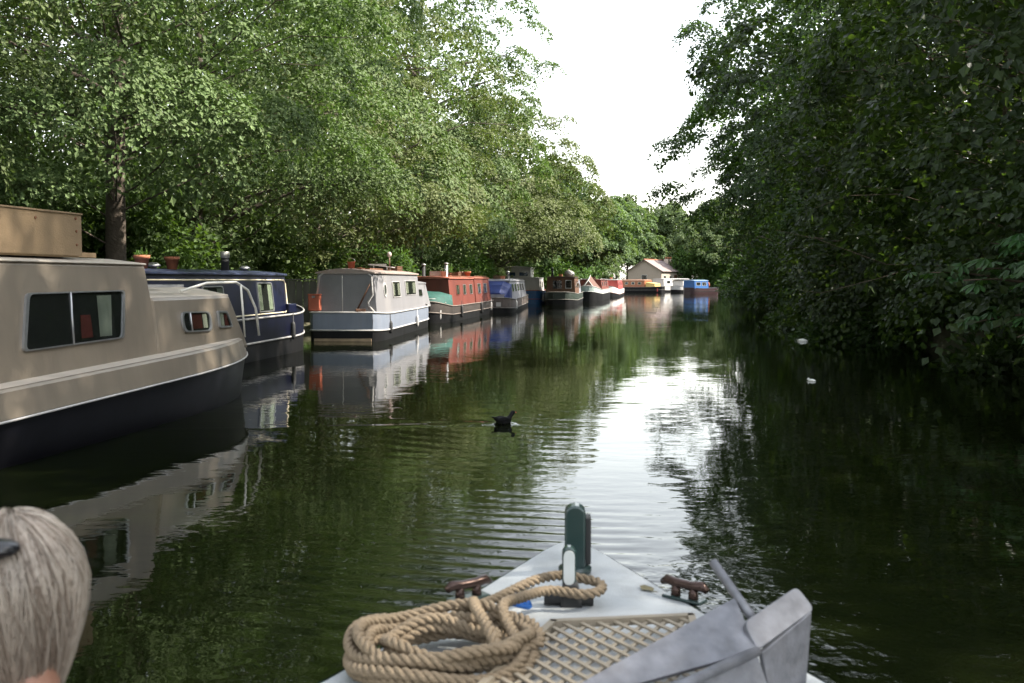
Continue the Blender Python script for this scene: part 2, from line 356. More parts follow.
def make_tree(name, label, x, y, h, r, zb=1.5, ncl=300, nl=200, ls=.13, lmat=None, bmat=None, seed=1, lean=(0, 0), aspect=.33, csize=.105, droop=.75, flat=.16, group=None, peak=.36, outw=.5, clear=True, limbs=90, stretch=1.2, core=9000, gap=.78, layer=0):
    rng = np.random.default_rng(seed)
    gz = float(ground_z(np.array([[x]], float), np.array([[y]], float))[0, 0])
    root = empty(name, (x, y, gz - .1), 0, label, 'tree', group)
    CC, AZ, TT = crown_points(rng, h, r, zb, 5000, lean, .12, peak)
    d0 = gap * math.sqrt(2 * math.pi * r * (h - zb) * 1.1 / ncl); acc = []; M3 = np.array([1, 1, 1.45])
    if layer:                                                  # boughs in horizontal tiers
        wb = .45 * np.sin(2 * AZ + seed) + .30 * np.sin(5 * AZ + 2 * seed) + .12 * np.hypot(CC[:, 0] - lean[0], CC[:, 1] - lean[1])
        CC[:, 2] = np.floor((CC[:, 2] + wb) / layer) * layer - wb + rng.normal(0, .06, 5000) + layer * .5; M3 = np.array([1, 1, .8])
    W3 = CC * M3; got = np.empty((0, 3))
    for i in range(5000):
        if len(acc) and np.min(np.sum((got - W3[i]) ** 2, 1)) < d0 * d0: continue
        acc.append(i); got = W3[acc]
        if len(acc) >= ncl: break
    C, az, t = CC[acc], AZ[acc], TT[acc]; ncl = len(acc)
    wx, wy_ = C[:, 0] + x, C[:, 1] + y
    if clear:
        over = np.clip((wx - np.interp(wy_, [p[1] for p in LEFT], [p[0] for p in LEFT]) + 1.0) / 1.2, 0, 1); lim = 4.3 - gz + .8 * rng.random(ncl)
        C[:, 2] = np.where(over > 0, np.maximum(C[:, 2], lim * over), C[:, 2])
    a = r * csize * rng.uniform(.6, 1.35, ncl)
    cnt = np.maximum(12, (nl * (a / a.mean()) ** 2).astype(int)); idx = np.repeat(np.arange(ncl), cnt); n = len(idx)
    out = np.stack([np.cos(az), np.sin(az), np.zeros(ncl)], 1)
    CN = np.array([[0, 0, 1.]]) + out * outw + rng.normal(0, .22, (ncl, 3)); CN /= np.linalg.norm(CN, axis=1, keepdims=True)
    T1 = out - CN * np.sum(out * CN, 1, keepdims=True); T1 /= np.linalg.norm(T1, axis=1, keepdims=True); T2 = np.cross(CN, T1)
    rho = rng.random(n) ** .55 * a[idx]; th = rng.uniform(0, 6.283, n)
    lob = 1 + .28 * np.sin(3 * th + idx) ; rho = rho * lob
    lx, ly = rho * np.cos(th) * stretch, rho * np.sin(th) * (1.25 if layer else 1)
    lz = -droop * rho ** 2 / a[idx] + rng.normal(0, flat * .5, n) * a[idx]
    P = C[idx] + T1[idx] * lx[:, None] + T2[idx] * ly[:, None] + CN[idx] * lz[:, None]
    D = T1[idx] * np.cos(th)[:, None] + T2[idx] * np.sin(th)[:, None] + rng.normal(0, .55, (n, 3)) + np.array([[0, 0, -.30]])
    Nn = CN[idx] + (T1[idx] * lx[:, None] + T2[idx] * ly[:, None]) * (1.3 * droop / a[idx])[:, None] + rng.normal(0, .30, (n, 3))
    Ls = ls * rng.uniform(.65, 1.3, n)
    if core:                                                   # inner leaves of the crown
        C2, az2, t2 = crown_points(np.random.default_rng(seed), h - .06 * h, r, zb + .4, core, lean, peak=peak)
        ax = np.stack([lean[0] * (1 - t2) ** .7, lean[1] * (1 - t2) ** .7], 1); C2[:, :2] = ax + (C2[:, :2] - ax) * .66
        P = np.concatenate([P, C2]); D = np.concatenate([D, rng.normal(0, 1, (core, 3))]); Nn = np.concatenate([Nn, rng.normal(0, .6, (core, 3)) + np.array([[0, 0, 1.]])])
        Ls = np.concatenate([Ls, ls * 1.7 * rng.uniform(.7, 1.3, core)]); n += core
    P[:, 2] = np.maximum(P[:, 2], .12 - gz)
    if clear:
        keep = ~((P[:, 0] + x > np.interp(P[:, 1] + y, [p[1] for p in LEFT], [p[0] for p in LEFT]) - .5) & (P[:, 2] + gz < 2.75 + .5 * rng.random(n)))
        P, D, Nn, Ls = P[keep], D[keep], Nn[keep], Ls[keep]
    elif x > 9:
        keep = ~((P[:, 0] + x < np.interp(P[:, 1] + y, [p[1] for p in RIGHT], [p[0] for p in RIGHT]) - 2.9 + rng.normal(0, .3, n)) & (P[:, 2] + gz < 4.6 + rng.normal(0, .5, n)))
        P, D, Nn, Ls = P[keep], D[keep], Nn[keep], Ls[keep]
    cr = link_mesh('crown', leaf_mesh('crown', P, D, Nn, Ls, Ls * aspect), lmat or leaf_ash, root); tag(cr, kind='stuff')
    # trunk and limbs
    mb = MB(); tr = .0115 * h + .03
    wob = [Vector((math.sin(seed + k * 1.3) * .12 * k / 4 + lean[0] * .12 * (k / 7), math.cos(seed * 2 + k) * .12 * k / 4 + lean[1] * .12 * (k / 7), h * .86 * k / 8)) for k in range(9)]
    mb.tube(wob, [tr * 1.35] + [tr * (1 - k / 8.6) for k in range(1, 9)], 9)
    def tp(z):
        f = min(max(z / (h * .86) * 8, 0), 7.99); i = int(f); return wob[i].lerp(wob[i + 1], f - i)
    order = rng.permutation(ncl)[: min(ncl, limbs)]
    for q, k in enumerate(order):
        c = Vector(C[k]); hd = math.hypot(c.x, c.y); s = tp(max(zb * .55, min(c.z - .35 * hd, h * .8)))
        m = s.lerp(c, .5) + Vector((0, 0, .10 * hd)); r0 = tr * (.36 if q < 12 else .11)
        J = lambda f: Vector(rng.normal(0, f * hd, 3))
        bz = [s, s.lerp(m, .5) + J(.03), m + J(.04), m.lerp(c, .35) + J(.05), m.lerp(c, .7) + J(.05), c]
        q6 = [bz[0]] + [bz[i].lerp(bz[i + 1], .5) for i in range(5)] + [bz[5]]
        mb.tube(q6, [r0, r0 * .85, r0 * .6, r0 * .42, r0 * .28, r0 * .16, r0 * .08], 5, cap=False)
    mb.build('trunk', bmat or bark, root)
    return root

def copy_tree(src, x, y, rz, sc, label, group=None):
    c = src.copy(); COL.objects.link(c); gz = float(ground_z(np.array([[x]], float), np.array([[y]], float))[0, 0])
    c.location = (x, y, gz - .1); c.rotation_euler = (0, 0, rz); c.scale = (sc, sc, sc); c['label'] = label
    if group: c['group'] = group
    for ch in list(src.children):
        d = ch.copy(); COL.objects.link(d); d.parent = c
    return c

GL, GR, GF = 'trees along the left towpath', 'trees overhanging the right bank', 'trees closing the far end of the canal'
TA = make_tree('ash_tree', 'tall feathery green tree whose dark trunk rises behind the beige cruiser', -7.5, 19.0, 16.5, 5.0, 2.5, 290, 390, .086, leaf_ash, seed=4, layer=1.05, lean=(.4, -.5), group=GL)
TB = make_tree('ash_tree', 'leafy tree filling the top left corner above the plywood box', -10.5, 12.5, 16, 5.2, 2.2, 250, 350, .086, leaf_ash, seed=9, layer=1.05, lean=(.5, .3), group=GL)
TC = make_tree('ash_tree', 'broad light green tree towering behind the navy narrowboat', -9.0, 28.5, 18, 5.6, 1.6, 290, 310, .108, leaf_ash, seed=14, layer=1.15, lean=(1.4, 0), group=GL)
TD = make_tree('ash_tree', 'yellow green tree with drooping sprays behind the grey and white cruiser', -7.6, 38.5, 15, 5.8, 1.4, 280, 270, .124, leaf_olive, seed=23, layer=1.15, lean=(1.6, -.5), group=GL)
TE = make_tree('ash_tree', 'tallest tree of the left bank, edged by sky, behind the red narrowboat', -4.9, 52.0, 23.5, 5.4, 1.4, 300, 250, .145, leaf_ash, seed=31, layer=1.35, lean=(1.0, 0), group=GL, peak=.5)
TF = make_tree('ash_tree', 'olive green tree behind the silver grey boat with the blue front', -1.6, 65.0, 13.8, 6.6, 1.0, 260, 240, .165, leaf_olive, seed=37, layer=1.2, lean=(1.4, 0), group=GL)
TG = make_tree('ash_tree', 'rounded mid green tree behind the dark brown wooden boat', 3.2, 84, 11.5, 5.6, .6, 190, 190, .25, leaf_far, seed=43, lean=(1, 0), group=GL)
copy_tree(TG, 5.0, 101, 1.9, .9, 'rounded tree just left of the house, nearest the tarpaulin covered bow', GL)
copy_tree(TG, 6.2, 119, 3.6, .98, 'rounded tree rising directly behind the orange brown boat', GL)
copy_tree(TD, -15.5, 30, 1.2, 1.0, 'tree of the second row, seen between the trunks behind the navy narrowboat', GL)
copy_tree(TE, -14, 46, 2.2, .9, 'tree of the second row behind the yellow green tree', GL)
copy_tree(TA, -16.5, 19, 2.6, 1.0, 'tree of the second row behind the dark trunk on the left', GL)
copy_tree(TF, -11, 62, 2.0, 1.15, 'tree of the second row behind the tallest tree on the left', GL)
copy_tree(TF, -5, 80, 1.0, 1.0, 'tree of the second row behind the olive green tree', GL)
copy_tree(TB, -12.5, 2.0, 2.0, 1.0, 'tree at the extreme left edge beside the plywood box', GL)
# far end
TX = make_tree('far_tree', 'pale hazy tree behind the house roof', 16.5, 158, 14.5, 7, .8, 220, 140, .35, leaf_far, seed=51, group=GF, clear=False, core=6000)
copy_tree(TX, 26.0, 164, 1.5, .98, 'pale far tree rising to the right of the chimneys', GF)
copy_tree(TX, 35.0, 168, 3.0, 1.05, 'pale far tree behind the small white boat', GF)
copy_tree(TX, 44.0, 172, 4.4, 1.1, 'pale far tree partly hidden by the right hand foliage', GF)
copy_tree(TX, 9.0, 138, 5.0, .85, 'far tree left of the house gable', GF)
copy_tree(TX, 31.0, 152, 2.0, .95, 'far tree just right of the outbuilding', GF)
copy_tree(TX, 40.0, 156, .4, 1.0, 'far tree above the small white boat, nearer the right foliage', GF)
copy_tree(TX, 49.0, 150, 5.4, 1.05, 'far tree hidden mostly by the dark tree at the bend', GF)
copy_tree(TX, 21.0, 182, .7, 1.15, 'farthest tree showing over the house ridge', GF)
copy_tree(TX, 37.0, 138, 1.1, .9, 'far tree on the outer bank behind the stern of the blue boat', GF)
copy_tree(TX, 46.0, 136, 3.3, .9, 'far tree beyond the blue boat, half hidden by the right bank', GF)
copy_tree(TX, 55.0, 160, 2.2, 1.1, 'far tree behind the blue boat at the bend', GF)
# right bank
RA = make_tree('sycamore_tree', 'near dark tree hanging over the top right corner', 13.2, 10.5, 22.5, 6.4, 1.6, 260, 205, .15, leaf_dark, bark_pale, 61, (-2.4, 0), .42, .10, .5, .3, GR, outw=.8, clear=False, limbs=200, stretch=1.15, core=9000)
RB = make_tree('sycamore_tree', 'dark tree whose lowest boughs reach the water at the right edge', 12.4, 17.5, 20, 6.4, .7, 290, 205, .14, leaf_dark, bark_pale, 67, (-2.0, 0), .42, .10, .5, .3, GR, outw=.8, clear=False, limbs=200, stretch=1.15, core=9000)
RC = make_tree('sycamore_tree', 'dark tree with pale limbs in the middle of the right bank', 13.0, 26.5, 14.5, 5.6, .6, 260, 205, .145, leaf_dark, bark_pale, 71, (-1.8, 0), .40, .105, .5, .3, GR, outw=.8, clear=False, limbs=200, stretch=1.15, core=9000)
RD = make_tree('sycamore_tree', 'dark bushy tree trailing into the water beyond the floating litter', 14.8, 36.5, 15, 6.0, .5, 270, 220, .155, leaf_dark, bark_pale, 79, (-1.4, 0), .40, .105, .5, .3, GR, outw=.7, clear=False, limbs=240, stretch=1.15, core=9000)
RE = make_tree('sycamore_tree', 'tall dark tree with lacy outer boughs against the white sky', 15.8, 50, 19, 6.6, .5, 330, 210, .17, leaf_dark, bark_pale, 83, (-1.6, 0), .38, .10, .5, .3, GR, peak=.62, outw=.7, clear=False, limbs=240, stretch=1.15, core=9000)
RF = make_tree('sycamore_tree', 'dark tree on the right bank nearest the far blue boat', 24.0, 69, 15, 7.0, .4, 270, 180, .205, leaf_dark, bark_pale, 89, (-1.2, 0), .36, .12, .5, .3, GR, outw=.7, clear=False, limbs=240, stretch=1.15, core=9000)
copy_tree(RF, 32, 90, 1.4, 1.0, 'dark tree at the bend, right of the far blue boat', GR)
copy_tree(RC, 21, 22, 2.4, .62, 'second row tree behind the tree with pale limbs', GR)
copy_tree(RD, 23.5, 40, 1.8, .62, 'second row tree behind the dark bushy tree', GR)
copy_tree(RC, 20, 9, 4.0, .7, 'second row tree behind the near dark tree', GR)
copy_tree(RD, 27, 56, 3.1, .7, 'second row tree behind the tall dark tree', GR)
copy_tree(RF, 38, 112, 2.8, 1.0, 'dark tree beyond the bend on the right', GR)
copy_tree(RB, 12.6, 0.5, 2.6, 1.0, 'dark tree on the right bank beside the viewer', GR)

# ---------------------------------------------------------------- shrubs and ground cover
def make_shrub(name, label, x, y, rx, ry, h, n=9000, ls=.11, lmat=None, seed=1, group=None, aspect=.34):
    rng = np.random.default_rng(seed); gz = float(ground_z(np.array([[x]], float), np.array([[y]], float))[0, 0])
    root = empty(name, (x, y, gz - .05), 0, label, 'shrub', group)
    k = 46; az = rng.uniform(0, 6.283, k); t = rng.random(k); rr = rng.random(k) ** .5
    C = np.stack([rx * rr * np.cos(az) * (1 - .45 * t), ry * rr * np.sin(az) * (1 - .45 * t), .15 * h + h * .75 * t], 1)
    idx = rng.integers(0, k, n); a = .20 * (rx + ry + h) / 1.6
    G = rng.normal(0, 1, (n, 3)); G /= np.linalg.norm(G, axis=1, keepdims=True)
    P = C[idx] + G * (a * (.55 + .5 * rng.random(n)))[:, None] * np.array([[1, 1, .75]]); P[:, 2] = np.maximum(P[:, 2], .08)
    Nn = G * .7 + np.array([[0, 0, .8]]) + rng.normal(0, .35, (n, 3)); D = G + rng.normal(0, .5, (n, 3)) + np.array([[0, 0, -.3]])
    Ls = ls * rng.uniform(.6, 1.3, n)
    tag(link_mesh('foliage', leaf_mesh('foliage', P, D, Nn, Ls, Ls * aspect), lmat or leaf_mid, root), kind='stuff')
    mb = MB()
    for j in range(7):
        c = Vector(C[j * 5]); mb.tube([(c.x * .1, c.y * .1, 0), (c.x * .5, c.y * .5, c.z * .5), c], [.035, .022, .008], 5, cap=False)
    mb.build('stem', bark, root); return root
GS = 'shrubs under the towpath trees'; GB = 'bushes trailing from the right bank'
S1 = make_shrub('shrub', 'bright green shrub behind the terracotta pots', -8.6, 22.5, 1.9, 1.9, 2.9, 12000, .16, leaf_mid, 101, GS)
S2 = make_shrub('shrub', 'low shrub right behind the front cabin of the beige cruiser', -9.0, 16.2, 1.8, 1.8, 2.4, 9000, .15, leaf_mid, 102, GS)
S3 = make_shrub('shrub', 'yellow green shrub behind the chimney of the navy narrowboat', -7.9, 26.4, 1.3, 1.4, 1.9, 8000, .13, leaf_ash, 103, GS)
def copy_shrub(src, x, y, rz, sc, label, group): return copy_tree(src, x, y, rz, sc, label, group)
for i, (src, x, y, rz, sc, lb) in enumerate([
    (S1, -8.4, 31, 1.1, 1.0, 'shrub between the navy narrowboat and the grey and white cruiser'),
    (S1, -7.4, 35.5, 2.4, .9, 'shrub behind the roof of the grey and white cruiser'),
    (S3, -6.8, 40.5, .4, .9, 'pale shrub behind the green tarpaulin'),
    (S1, -6.3, 45.5, 3.4, 1.0, 'shrub behind the cluttered red roof'),
    (S2, -4.4, 53, 1.0, 1.0, 'shrub behind the stern of the red narrowboat'),
    (S1, -2.8, 60, 4.4, 1.0, 'shrub behind the white wheelhouse'),
    (S2, -.3, 70, 2.0, 1.2, 'shrub behind the brown wooden boat'),
    (S1, 3.2, 80, 5.0, 1.1, 'shrub behind the tarpaulin covered bow'),
    (S2, 5.6, 93, .3, 1.3, 'shrub left of the far cottage landing'),
    (S1, 8.4, 108, 1.3, 1.2, 'shrub left of the orange brown boat'),
    (S1, 28, 150, 0.5, 2.2, 'big far shrub just right of the outbuilding'),
    (S1, 33, 149, 1.5, 2.4, 'big far shrub behind the small white day boat'),
    (S1, 38.5, 153, 2.5, 2.4, 'big far shrub behind the far blue boat'),
    (S1, 44, 158, 3.5, 2.4, 'big far shrub on the outer bank beyond the blue boat'),
    (S1, 34, 157, 4.5, 2.8, 'big far shrub of the rear hedge above the day boat'),
    (S1, 42, 165, 5.5, 3.0, 'big far shrub of the rear hedge above the blue boat'),

    (S1, -10.6, 20, 1.7, 1.2, 'tall shrub behind the dark trunk'),
    (S1, -11.5, 27, 3.0, 1.3, 'tall shrub of the back hedge behind the navy narrowboat'),
    (S1, -11, 34, 4.0, 1.3, 'tall shrub of the back hedge behind the grey and white cruiser'),
    (S1, -10, 42, 5.0, 1.3, 'tall shrub of the back hedge behind the red narrowboat'),
    (S1, -8, 51, 5.6, 1.4, 'tall shrub of the back hedge behind the silver grey boat'),
    (S1, -5.5, 62, .9, 1.4, 'tall shrub of the back hedge behind the white wheelhouse boat'),
    (S1, -2.5, 74, 2.9, 1.5, 'tall shrub of the back hedge behind the brown boat'),
    (S1, 1.5, 90, 3.9, 1.6, 'tall shrub of the back hedge near the far end'),
    (S1, -12.5, 15, .2, 1.4, 'tall shrub behind the plywood box'),
    (S1, -13, 9, 2.2, 1.5, 'tall shrub at the left edge behind the beige cruiser')]):
    copy_shrub(src, x, y, rz, sc, lb, GS)
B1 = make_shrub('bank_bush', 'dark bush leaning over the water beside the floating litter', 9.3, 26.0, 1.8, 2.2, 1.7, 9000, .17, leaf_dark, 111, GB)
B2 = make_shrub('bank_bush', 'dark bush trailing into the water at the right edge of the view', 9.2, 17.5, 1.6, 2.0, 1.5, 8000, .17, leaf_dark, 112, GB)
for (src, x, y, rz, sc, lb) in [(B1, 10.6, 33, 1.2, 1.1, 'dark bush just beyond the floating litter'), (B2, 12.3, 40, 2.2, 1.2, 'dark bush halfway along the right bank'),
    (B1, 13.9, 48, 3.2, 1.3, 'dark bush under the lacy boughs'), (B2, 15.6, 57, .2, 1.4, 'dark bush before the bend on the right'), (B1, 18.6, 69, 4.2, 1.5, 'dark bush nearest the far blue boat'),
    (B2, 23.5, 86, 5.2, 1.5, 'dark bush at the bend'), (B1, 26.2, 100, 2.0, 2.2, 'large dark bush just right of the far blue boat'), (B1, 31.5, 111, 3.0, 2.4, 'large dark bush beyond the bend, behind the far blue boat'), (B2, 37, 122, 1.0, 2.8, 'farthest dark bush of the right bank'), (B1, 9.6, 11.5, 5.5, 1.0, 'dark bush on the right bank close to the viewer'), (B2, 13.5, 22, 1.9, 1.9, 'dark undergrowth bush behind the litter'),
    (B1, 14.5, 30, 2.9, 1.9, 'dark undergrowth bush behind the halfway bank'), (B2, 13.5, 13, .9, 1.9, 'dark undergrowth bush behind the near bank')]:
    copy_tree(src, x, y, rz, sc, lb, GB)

def ground_cover():
    rng = np.random.default_rng(77); n = 40000
    Y = rng.uniform(3, 125, n) ** 1.0; side = rng.random(n) < .72
    X = np.where(side, np.interp(Y, [p[1] for p in LEFT], [p[0] for p in LEFT]) - .25 - rng.random(n) ** 1.5 * 6, np.interp(Y, [p[1] for p in RIGHT], [p[0] for p in RIGHT]) + .2 + rng.random(n) * 5)
    Z = ground_z(X, Y) - .02
    P = np.stack([X, Y, Z], 1); D = rng.normal(0, .35, (n, 3)) + np.array([[0, 0, 1.]]); Nn = rng.normal(0, 1, (n, 3))
    Ls = rng.uniform(.15, .5, n); return leaf_mesh('grass', P, D, Nn, Ls, Ls * .07)
tag(link_mesh('grass', ground_cover(), leaf_mid), 'rough grass and weeds along both canal banks', 'grass', kind='stuff')

# ---------------------------------------------------------------- boats
def window(parent, outline, n, frame=.03, depth=.022, fm=None, pm=None, divider=None, curtains=(), back=None):
    """outline: 3D polygon on the cabin side, n: outward normal"""
    n = Vector(n).normalized(); inn = inset(outline, frame)
    w = MB().ring(outline, inn, n, depth).build('window', fm or alu, parent)
    MB().slab([p + n * .003 for p in inn], n, .001).build('backing', back or dark_in, w)  # flat sheet on the wall; by default its black paints the unlit inside
    for (poly3, cm) in curtains: MB().slab([Vector(p) + n * .006 for p in poly3], n, .001).build('curtain', cm, w)
    MB().slab([p + n * .011 for p in inn], n, .003).build('pane', pm or glass, w)
    if divider:
        a, b_ = Vector(divider[0]), Vector(divider[1]); MB().tube([a + n * .02, b_ + n * .02], .012, 6).build('mullion', fm or alu, w)
    return w

class Boat:
    """local frame: y from the near end (0) to the far end (L), x to the canal side, z=0 the waterline"""
    def __init__(s, name, label, cat, near, far, W, hull=None, top=None, zb=.3, zg=.62, near_t=(1.2, .5), far_t=(2.2, .08), near_rise=.05, far_rise=.25, strake=None, deckm=None, group=None, side=0):
        near = Vector((near[0], near[1], 0)); far = Vector((far[0], far[1], 0)); d = far - near; s.L = d.length; s.W = W
        h = math.atan2(d.x, d.y); rt = Vector((math.cos(h), -math.sin(h), 0))
        s.root = empty(name, near - rt * (W / 2), -h, label, cat, group); s.zg = zg
        L_ = s.L; s.near_t, s.far_t, s.near_rise, s.far_rise = near_t, far_t, near_rise, far_rise
        ys = sorted(set([0, .08, .2, .4, .7, near_t[0], 1.6, 2.4] + [L_ * k / 8 for k in range(2, 6)] + [L_ - far_t[0] * k / 8 for k in range(0, 9)]))
        ys = [y for y in ys if 0 <= y <= L_]
        def sec(y): return s.hw(y), s.gun(y)
        lo = []; up = []; dk = []; 
        for y in ys:
            w, g = sec(y); b_ = zb + (g - zg) * .6
            k = .90; lo.append([(-w, y, b_), (-w * .99, y, .0), (-w * k * .93, y, -.4), (w * k * .93, y, -.4), (w * .99, y, 0), (w, y, b_)])
            up.append((w, y, b_, g))
        MB().loft(lo, True, (True, True)).build('hull', hull or blackhull, s.root)
        m = MB()
        m.loft([[(w, y, b_), (w + .012, y, (b_ + g) / 2), (w, y, g)] for w, y, b_, g in up]); m.loft([[(-w, y, g), (-w - .012, y, (b_ + g) / 2), (-w, y, b_)] for w, y, b_, g in up])
        for e in (0, -1):
            w, y, b_, g = up[e]; m.add([(-w, y, b_), (w, y, b_), (w, y, g), (-w, y, g)], [(0, 1, 2, 3)])
        m.build('topside', top or hull or blackhull, s.root)
        MB().loft([[(-w + .004, y, g - .03), (w - .004, y, g - .03)] for w, y, b_, g in up], False).build('deck', deckm or top or blackhull, s.root)
        sm = strake or blackhull
        for q, zz in ((0, 'g'), (1, 'b')):
            pr = [(w + .012, y, (g if q == 0 else b_)) for w, y, b_, g in up]; pl = [(-a, y, c) for a, y, c in pr]
            MB().tube(pr + pl[::-1], .022, 6, closed=True).build('rubbing_strake', sm, s.root)
    def hw(s, y):
        w = s.W / 2; f = 1
        n, e = s.near_t
        if y < n: f = min(f, e + (1 - e) * math.sqrt(max(0, 1 - (1 - y / n) ** 2)))
        n, e = s.far_t; q = s.L - y
        if q < n: f = min(f, e + (1 - e) * math.sin(q / n * math.pi / 2) ** .8)
        return w * f
    def gun(s, y):
        return s.zg + s.near_rise * max(0, 1 - y / 2.0) ** 2 + s.far_rise * max(0, 1 - (s.L - y) / 3.5) ** 2
    def cabin(s, y0, y1, z1, wb, wt, cm, rm, camber=.06, over=.04, rail=None, z0=None, front_rake=0, name='cabin', near_rake=0):
        z0 = s.zg - .04 if z0 is None else z0; s.cb = (y0, y1, z0, z1, wb, wt)
        A = [(-wb, y0, z0), (wb, y0, z0), (wt, y0 + near_rake, z1), (-wt, y0 + near_rake, z1)]; B_ = [(-wb, y1 + front_rake, z0), (wb, y1 + front_rake, z0), (wt, y1, z1), (-wt, y1, z1)]
        c = MB().add(A + B_, [(0, 1, 2, 3), (5, 4, 7, 6), (1, 5, 6, 2), (4, 0, 3, 7), (3, 2, 6, 7)]).build(name, cm, s.root, bevel=.012)
        def arc(y): 
            o = wt + over; return [(o * t, y, z1 + .004 + camber * (1 - t * t)) for t in (-1, -.6, -.2, .2, .6, 1)] + [(o, y, z1 - .035), (-o, y, z1 - .035)]
        MB().loft([arc(y0 + near_rake - over), arc(y1 + over)], False, (True, True), True).build('roof', rm, s.root, bevel=.008)
        if rail:
            for sx in (-1, 1): MB().tube([(sx * (wt - .04), y0 + .15, z1 + .065), (sx * (wt - .04), y1 - .15, z1 + .065)], .018, 6).build('handrail', rail, s.root)
        return c
    def sp(s, y, z, off=0):
        y0, y1, z0, z1, wb, wt = s.cb; n = Vector((z1 - z0, 0, wb - wt)).normalized()
        return Vector((wb + (wt - wb) * (z - z0) / (z1 - z0), y, z)) + n * off, n
    def win(s, y0, y1, z0, z1, fm=None, r=.05, cur=None, skew=0, both=False, divider=None, frame=.03):
        P4 = [s.sp(y0, z0)[0], s.sp(y1, z0)[0], s.sp(y1 + skew, z1)[0], s.sp(y0 + skew, z1)[0]]; n = s.sp(y0, z0)[1]
        cs = []
        if cur:
            e = frame + .015; w3 = (y1 - y0) * .3
            for a, b_ in ((y0 + e, y0 + w3), (y1 - w3, y1 - e)): cs.append(([s.sp(a, z0 + e)[0], s.sp(b_, z0 + e)[0], s.sp(b_, z1 - e)[0], s.sp(a, z1 - e)[0]], cur))
        dv = None
        if divider: dv = (s.sp(divider, z0 + .01)[0], s.sp(divider, z1 - .01)[0])
        return window(s.root, rounded(P4, r), n, frame, .022, fm, None, dv, cs)
    def line(s, pts, r, m, name='coach_line', closed=False):
        return MB().tube([s.sp(y, z, .002)[0] for y, z in pts], r, 4, closed=closed).build(name, m, s.root)
    def world(s, x, y, z):
        return Matrix.Translation(s.root.location) @ Matrix.Rotation(s.root.rotation_euler.z, 4, 'Z') @ Vector((x, y, z))

def fender(parent, p, L_=.4, r=.055, m=None):
    x, y, z = p; return MB().lathe([(.0, 0), (r * .7, .02), (r, .07), (r, L_ - .07), (r * .7, L_ - .02), (.012, L_), (.010, L_ + .18)], (x, y, z), 10).build('fender', m or rubber, parent)

# --- beige cabin cruiser
beige = mat('beige_gelcoat', (.200, .166, .126), .35, var=.12, scale=3, dirt=.4, dirtcol=(.13, .10, .075), streak=True)
navyblk = mat('blue_black_hull', (.006, .006, .010), .45, var=.3, dirt=.2, dirtcol=(.025, .022, .02), spec=.25)
deckcream = mat('cream_deck', (.40, .35, .29), .5, var=.1, dirt=.3, dirtcol=(.3, .26, .2))
A = Vector((-4.55, 8.0, 0)); B_ = Vector((-4.05, 11.0, 0)); dv = (B_ - A).normalized(); hd = math.atan2(dv.x, dv.y)
bc = empty('cabin_cruiser', (A.x, A.y, 0), -hd, 'beige fibreglass cabin cruiser with dark hull and trapezoid window, nearest on the left', 'boat')
# local: x outwards to the canal (0 = cabin side plane at base), y along, z up; port side at x=-2.0
CW = 2.3
def hullsec(y):
    t = min(max((y - 3.4) / 3.8, 0), 1); w = CW / 2 * (1 - t ** 2.6) + .02; zt = .66 + .17 * min(max((y + 1) / 7, 0), 1)
    return w + .16 * (1 - t * .5), zt
ysb = [-5, -4.8, -3, -1, 1, 2.2, 3.0, 3.6, 4.2, 4.8, 5.2, 5.6, 5.9, 6.3, 6.6, 6.8, 6.95, 7.06, 7.14, 7.19]
cx = -CW / 2 + .12
lo = []; bd = []; dk = []; led = []
for y in ysb:
    w, zt = hullsec(y); zb_ = zt - .27
    lo.append([(cx - w, y, zb_), (cx - w * .9, y, -.02), (cx - w * .5, y, -.35), (cx + w * .5, y, -.35), (cx + w * .9, y, -.02), (cx + w, y, zb_)])
    bd.append([(cx + w, y, zb_), (cx + w + .025, y, zb_ + .02), (cx + w - .02, y, zt - .03), (cx + w - .06, y, zt)]); dk.append([(cx - w + .05, y, zt), (cx + w - .05, y, zt)])
MB().loft(lo, True, (True, True)).build('hull', navyblk, bc)
m = MB(); m.loft(bd, False); m.loft([[(2 * cx - a, b2, c) for a, b2, c in s_][::-1] for s_ in bd], False); w, zt = hullsec(-5)
m.add([(cx - w, -5, zt - .27), (cx + w, -5, zt - .27), (cx + w - .05, -5, zt), (cx - w + .05, -5, zt)], [(0, 1, 2, 3)])
m.build('topside', beige, bc)
MB().loft(dk, False).build('deck', deckcream, bc)
MB().tube([(cx + hullsec(y)[0] + .03, y, hullsec(y)[1] - .265) for y in ysb], .012, 6).build('rubbing_strake', white_paint, bc)
# main cabin and fore cabin
def block(y0, y1, y1t, z0, z1, x1b, x1t, taper=0):
    x0b, x0t = 2 * cx - x1b, 2 * cx - x1t
    return [[(x0b, y0, z0), (x1b, y0, z0), (x1t, y0, z1), (x0t, y0, z1)], [(x0b + taper, y1, z0), (x1b - taper, y1, z0), (x1t - taper, y1t, z1), (x0t + taper, y1t, z1)]]
MB().loft(block(-3.2, 3.45, 3.30, .64, 1.78, .0, -.14), False, (True, True), True).build('main_cabin', beige, bc, bevel=.04)
MB().loft(block(3.3, 5.85, 5.45, .66, 1.41, .02, -.08, .07), False, (True, True), True).build('fore_cabin', beige, bc, bevel=.05)
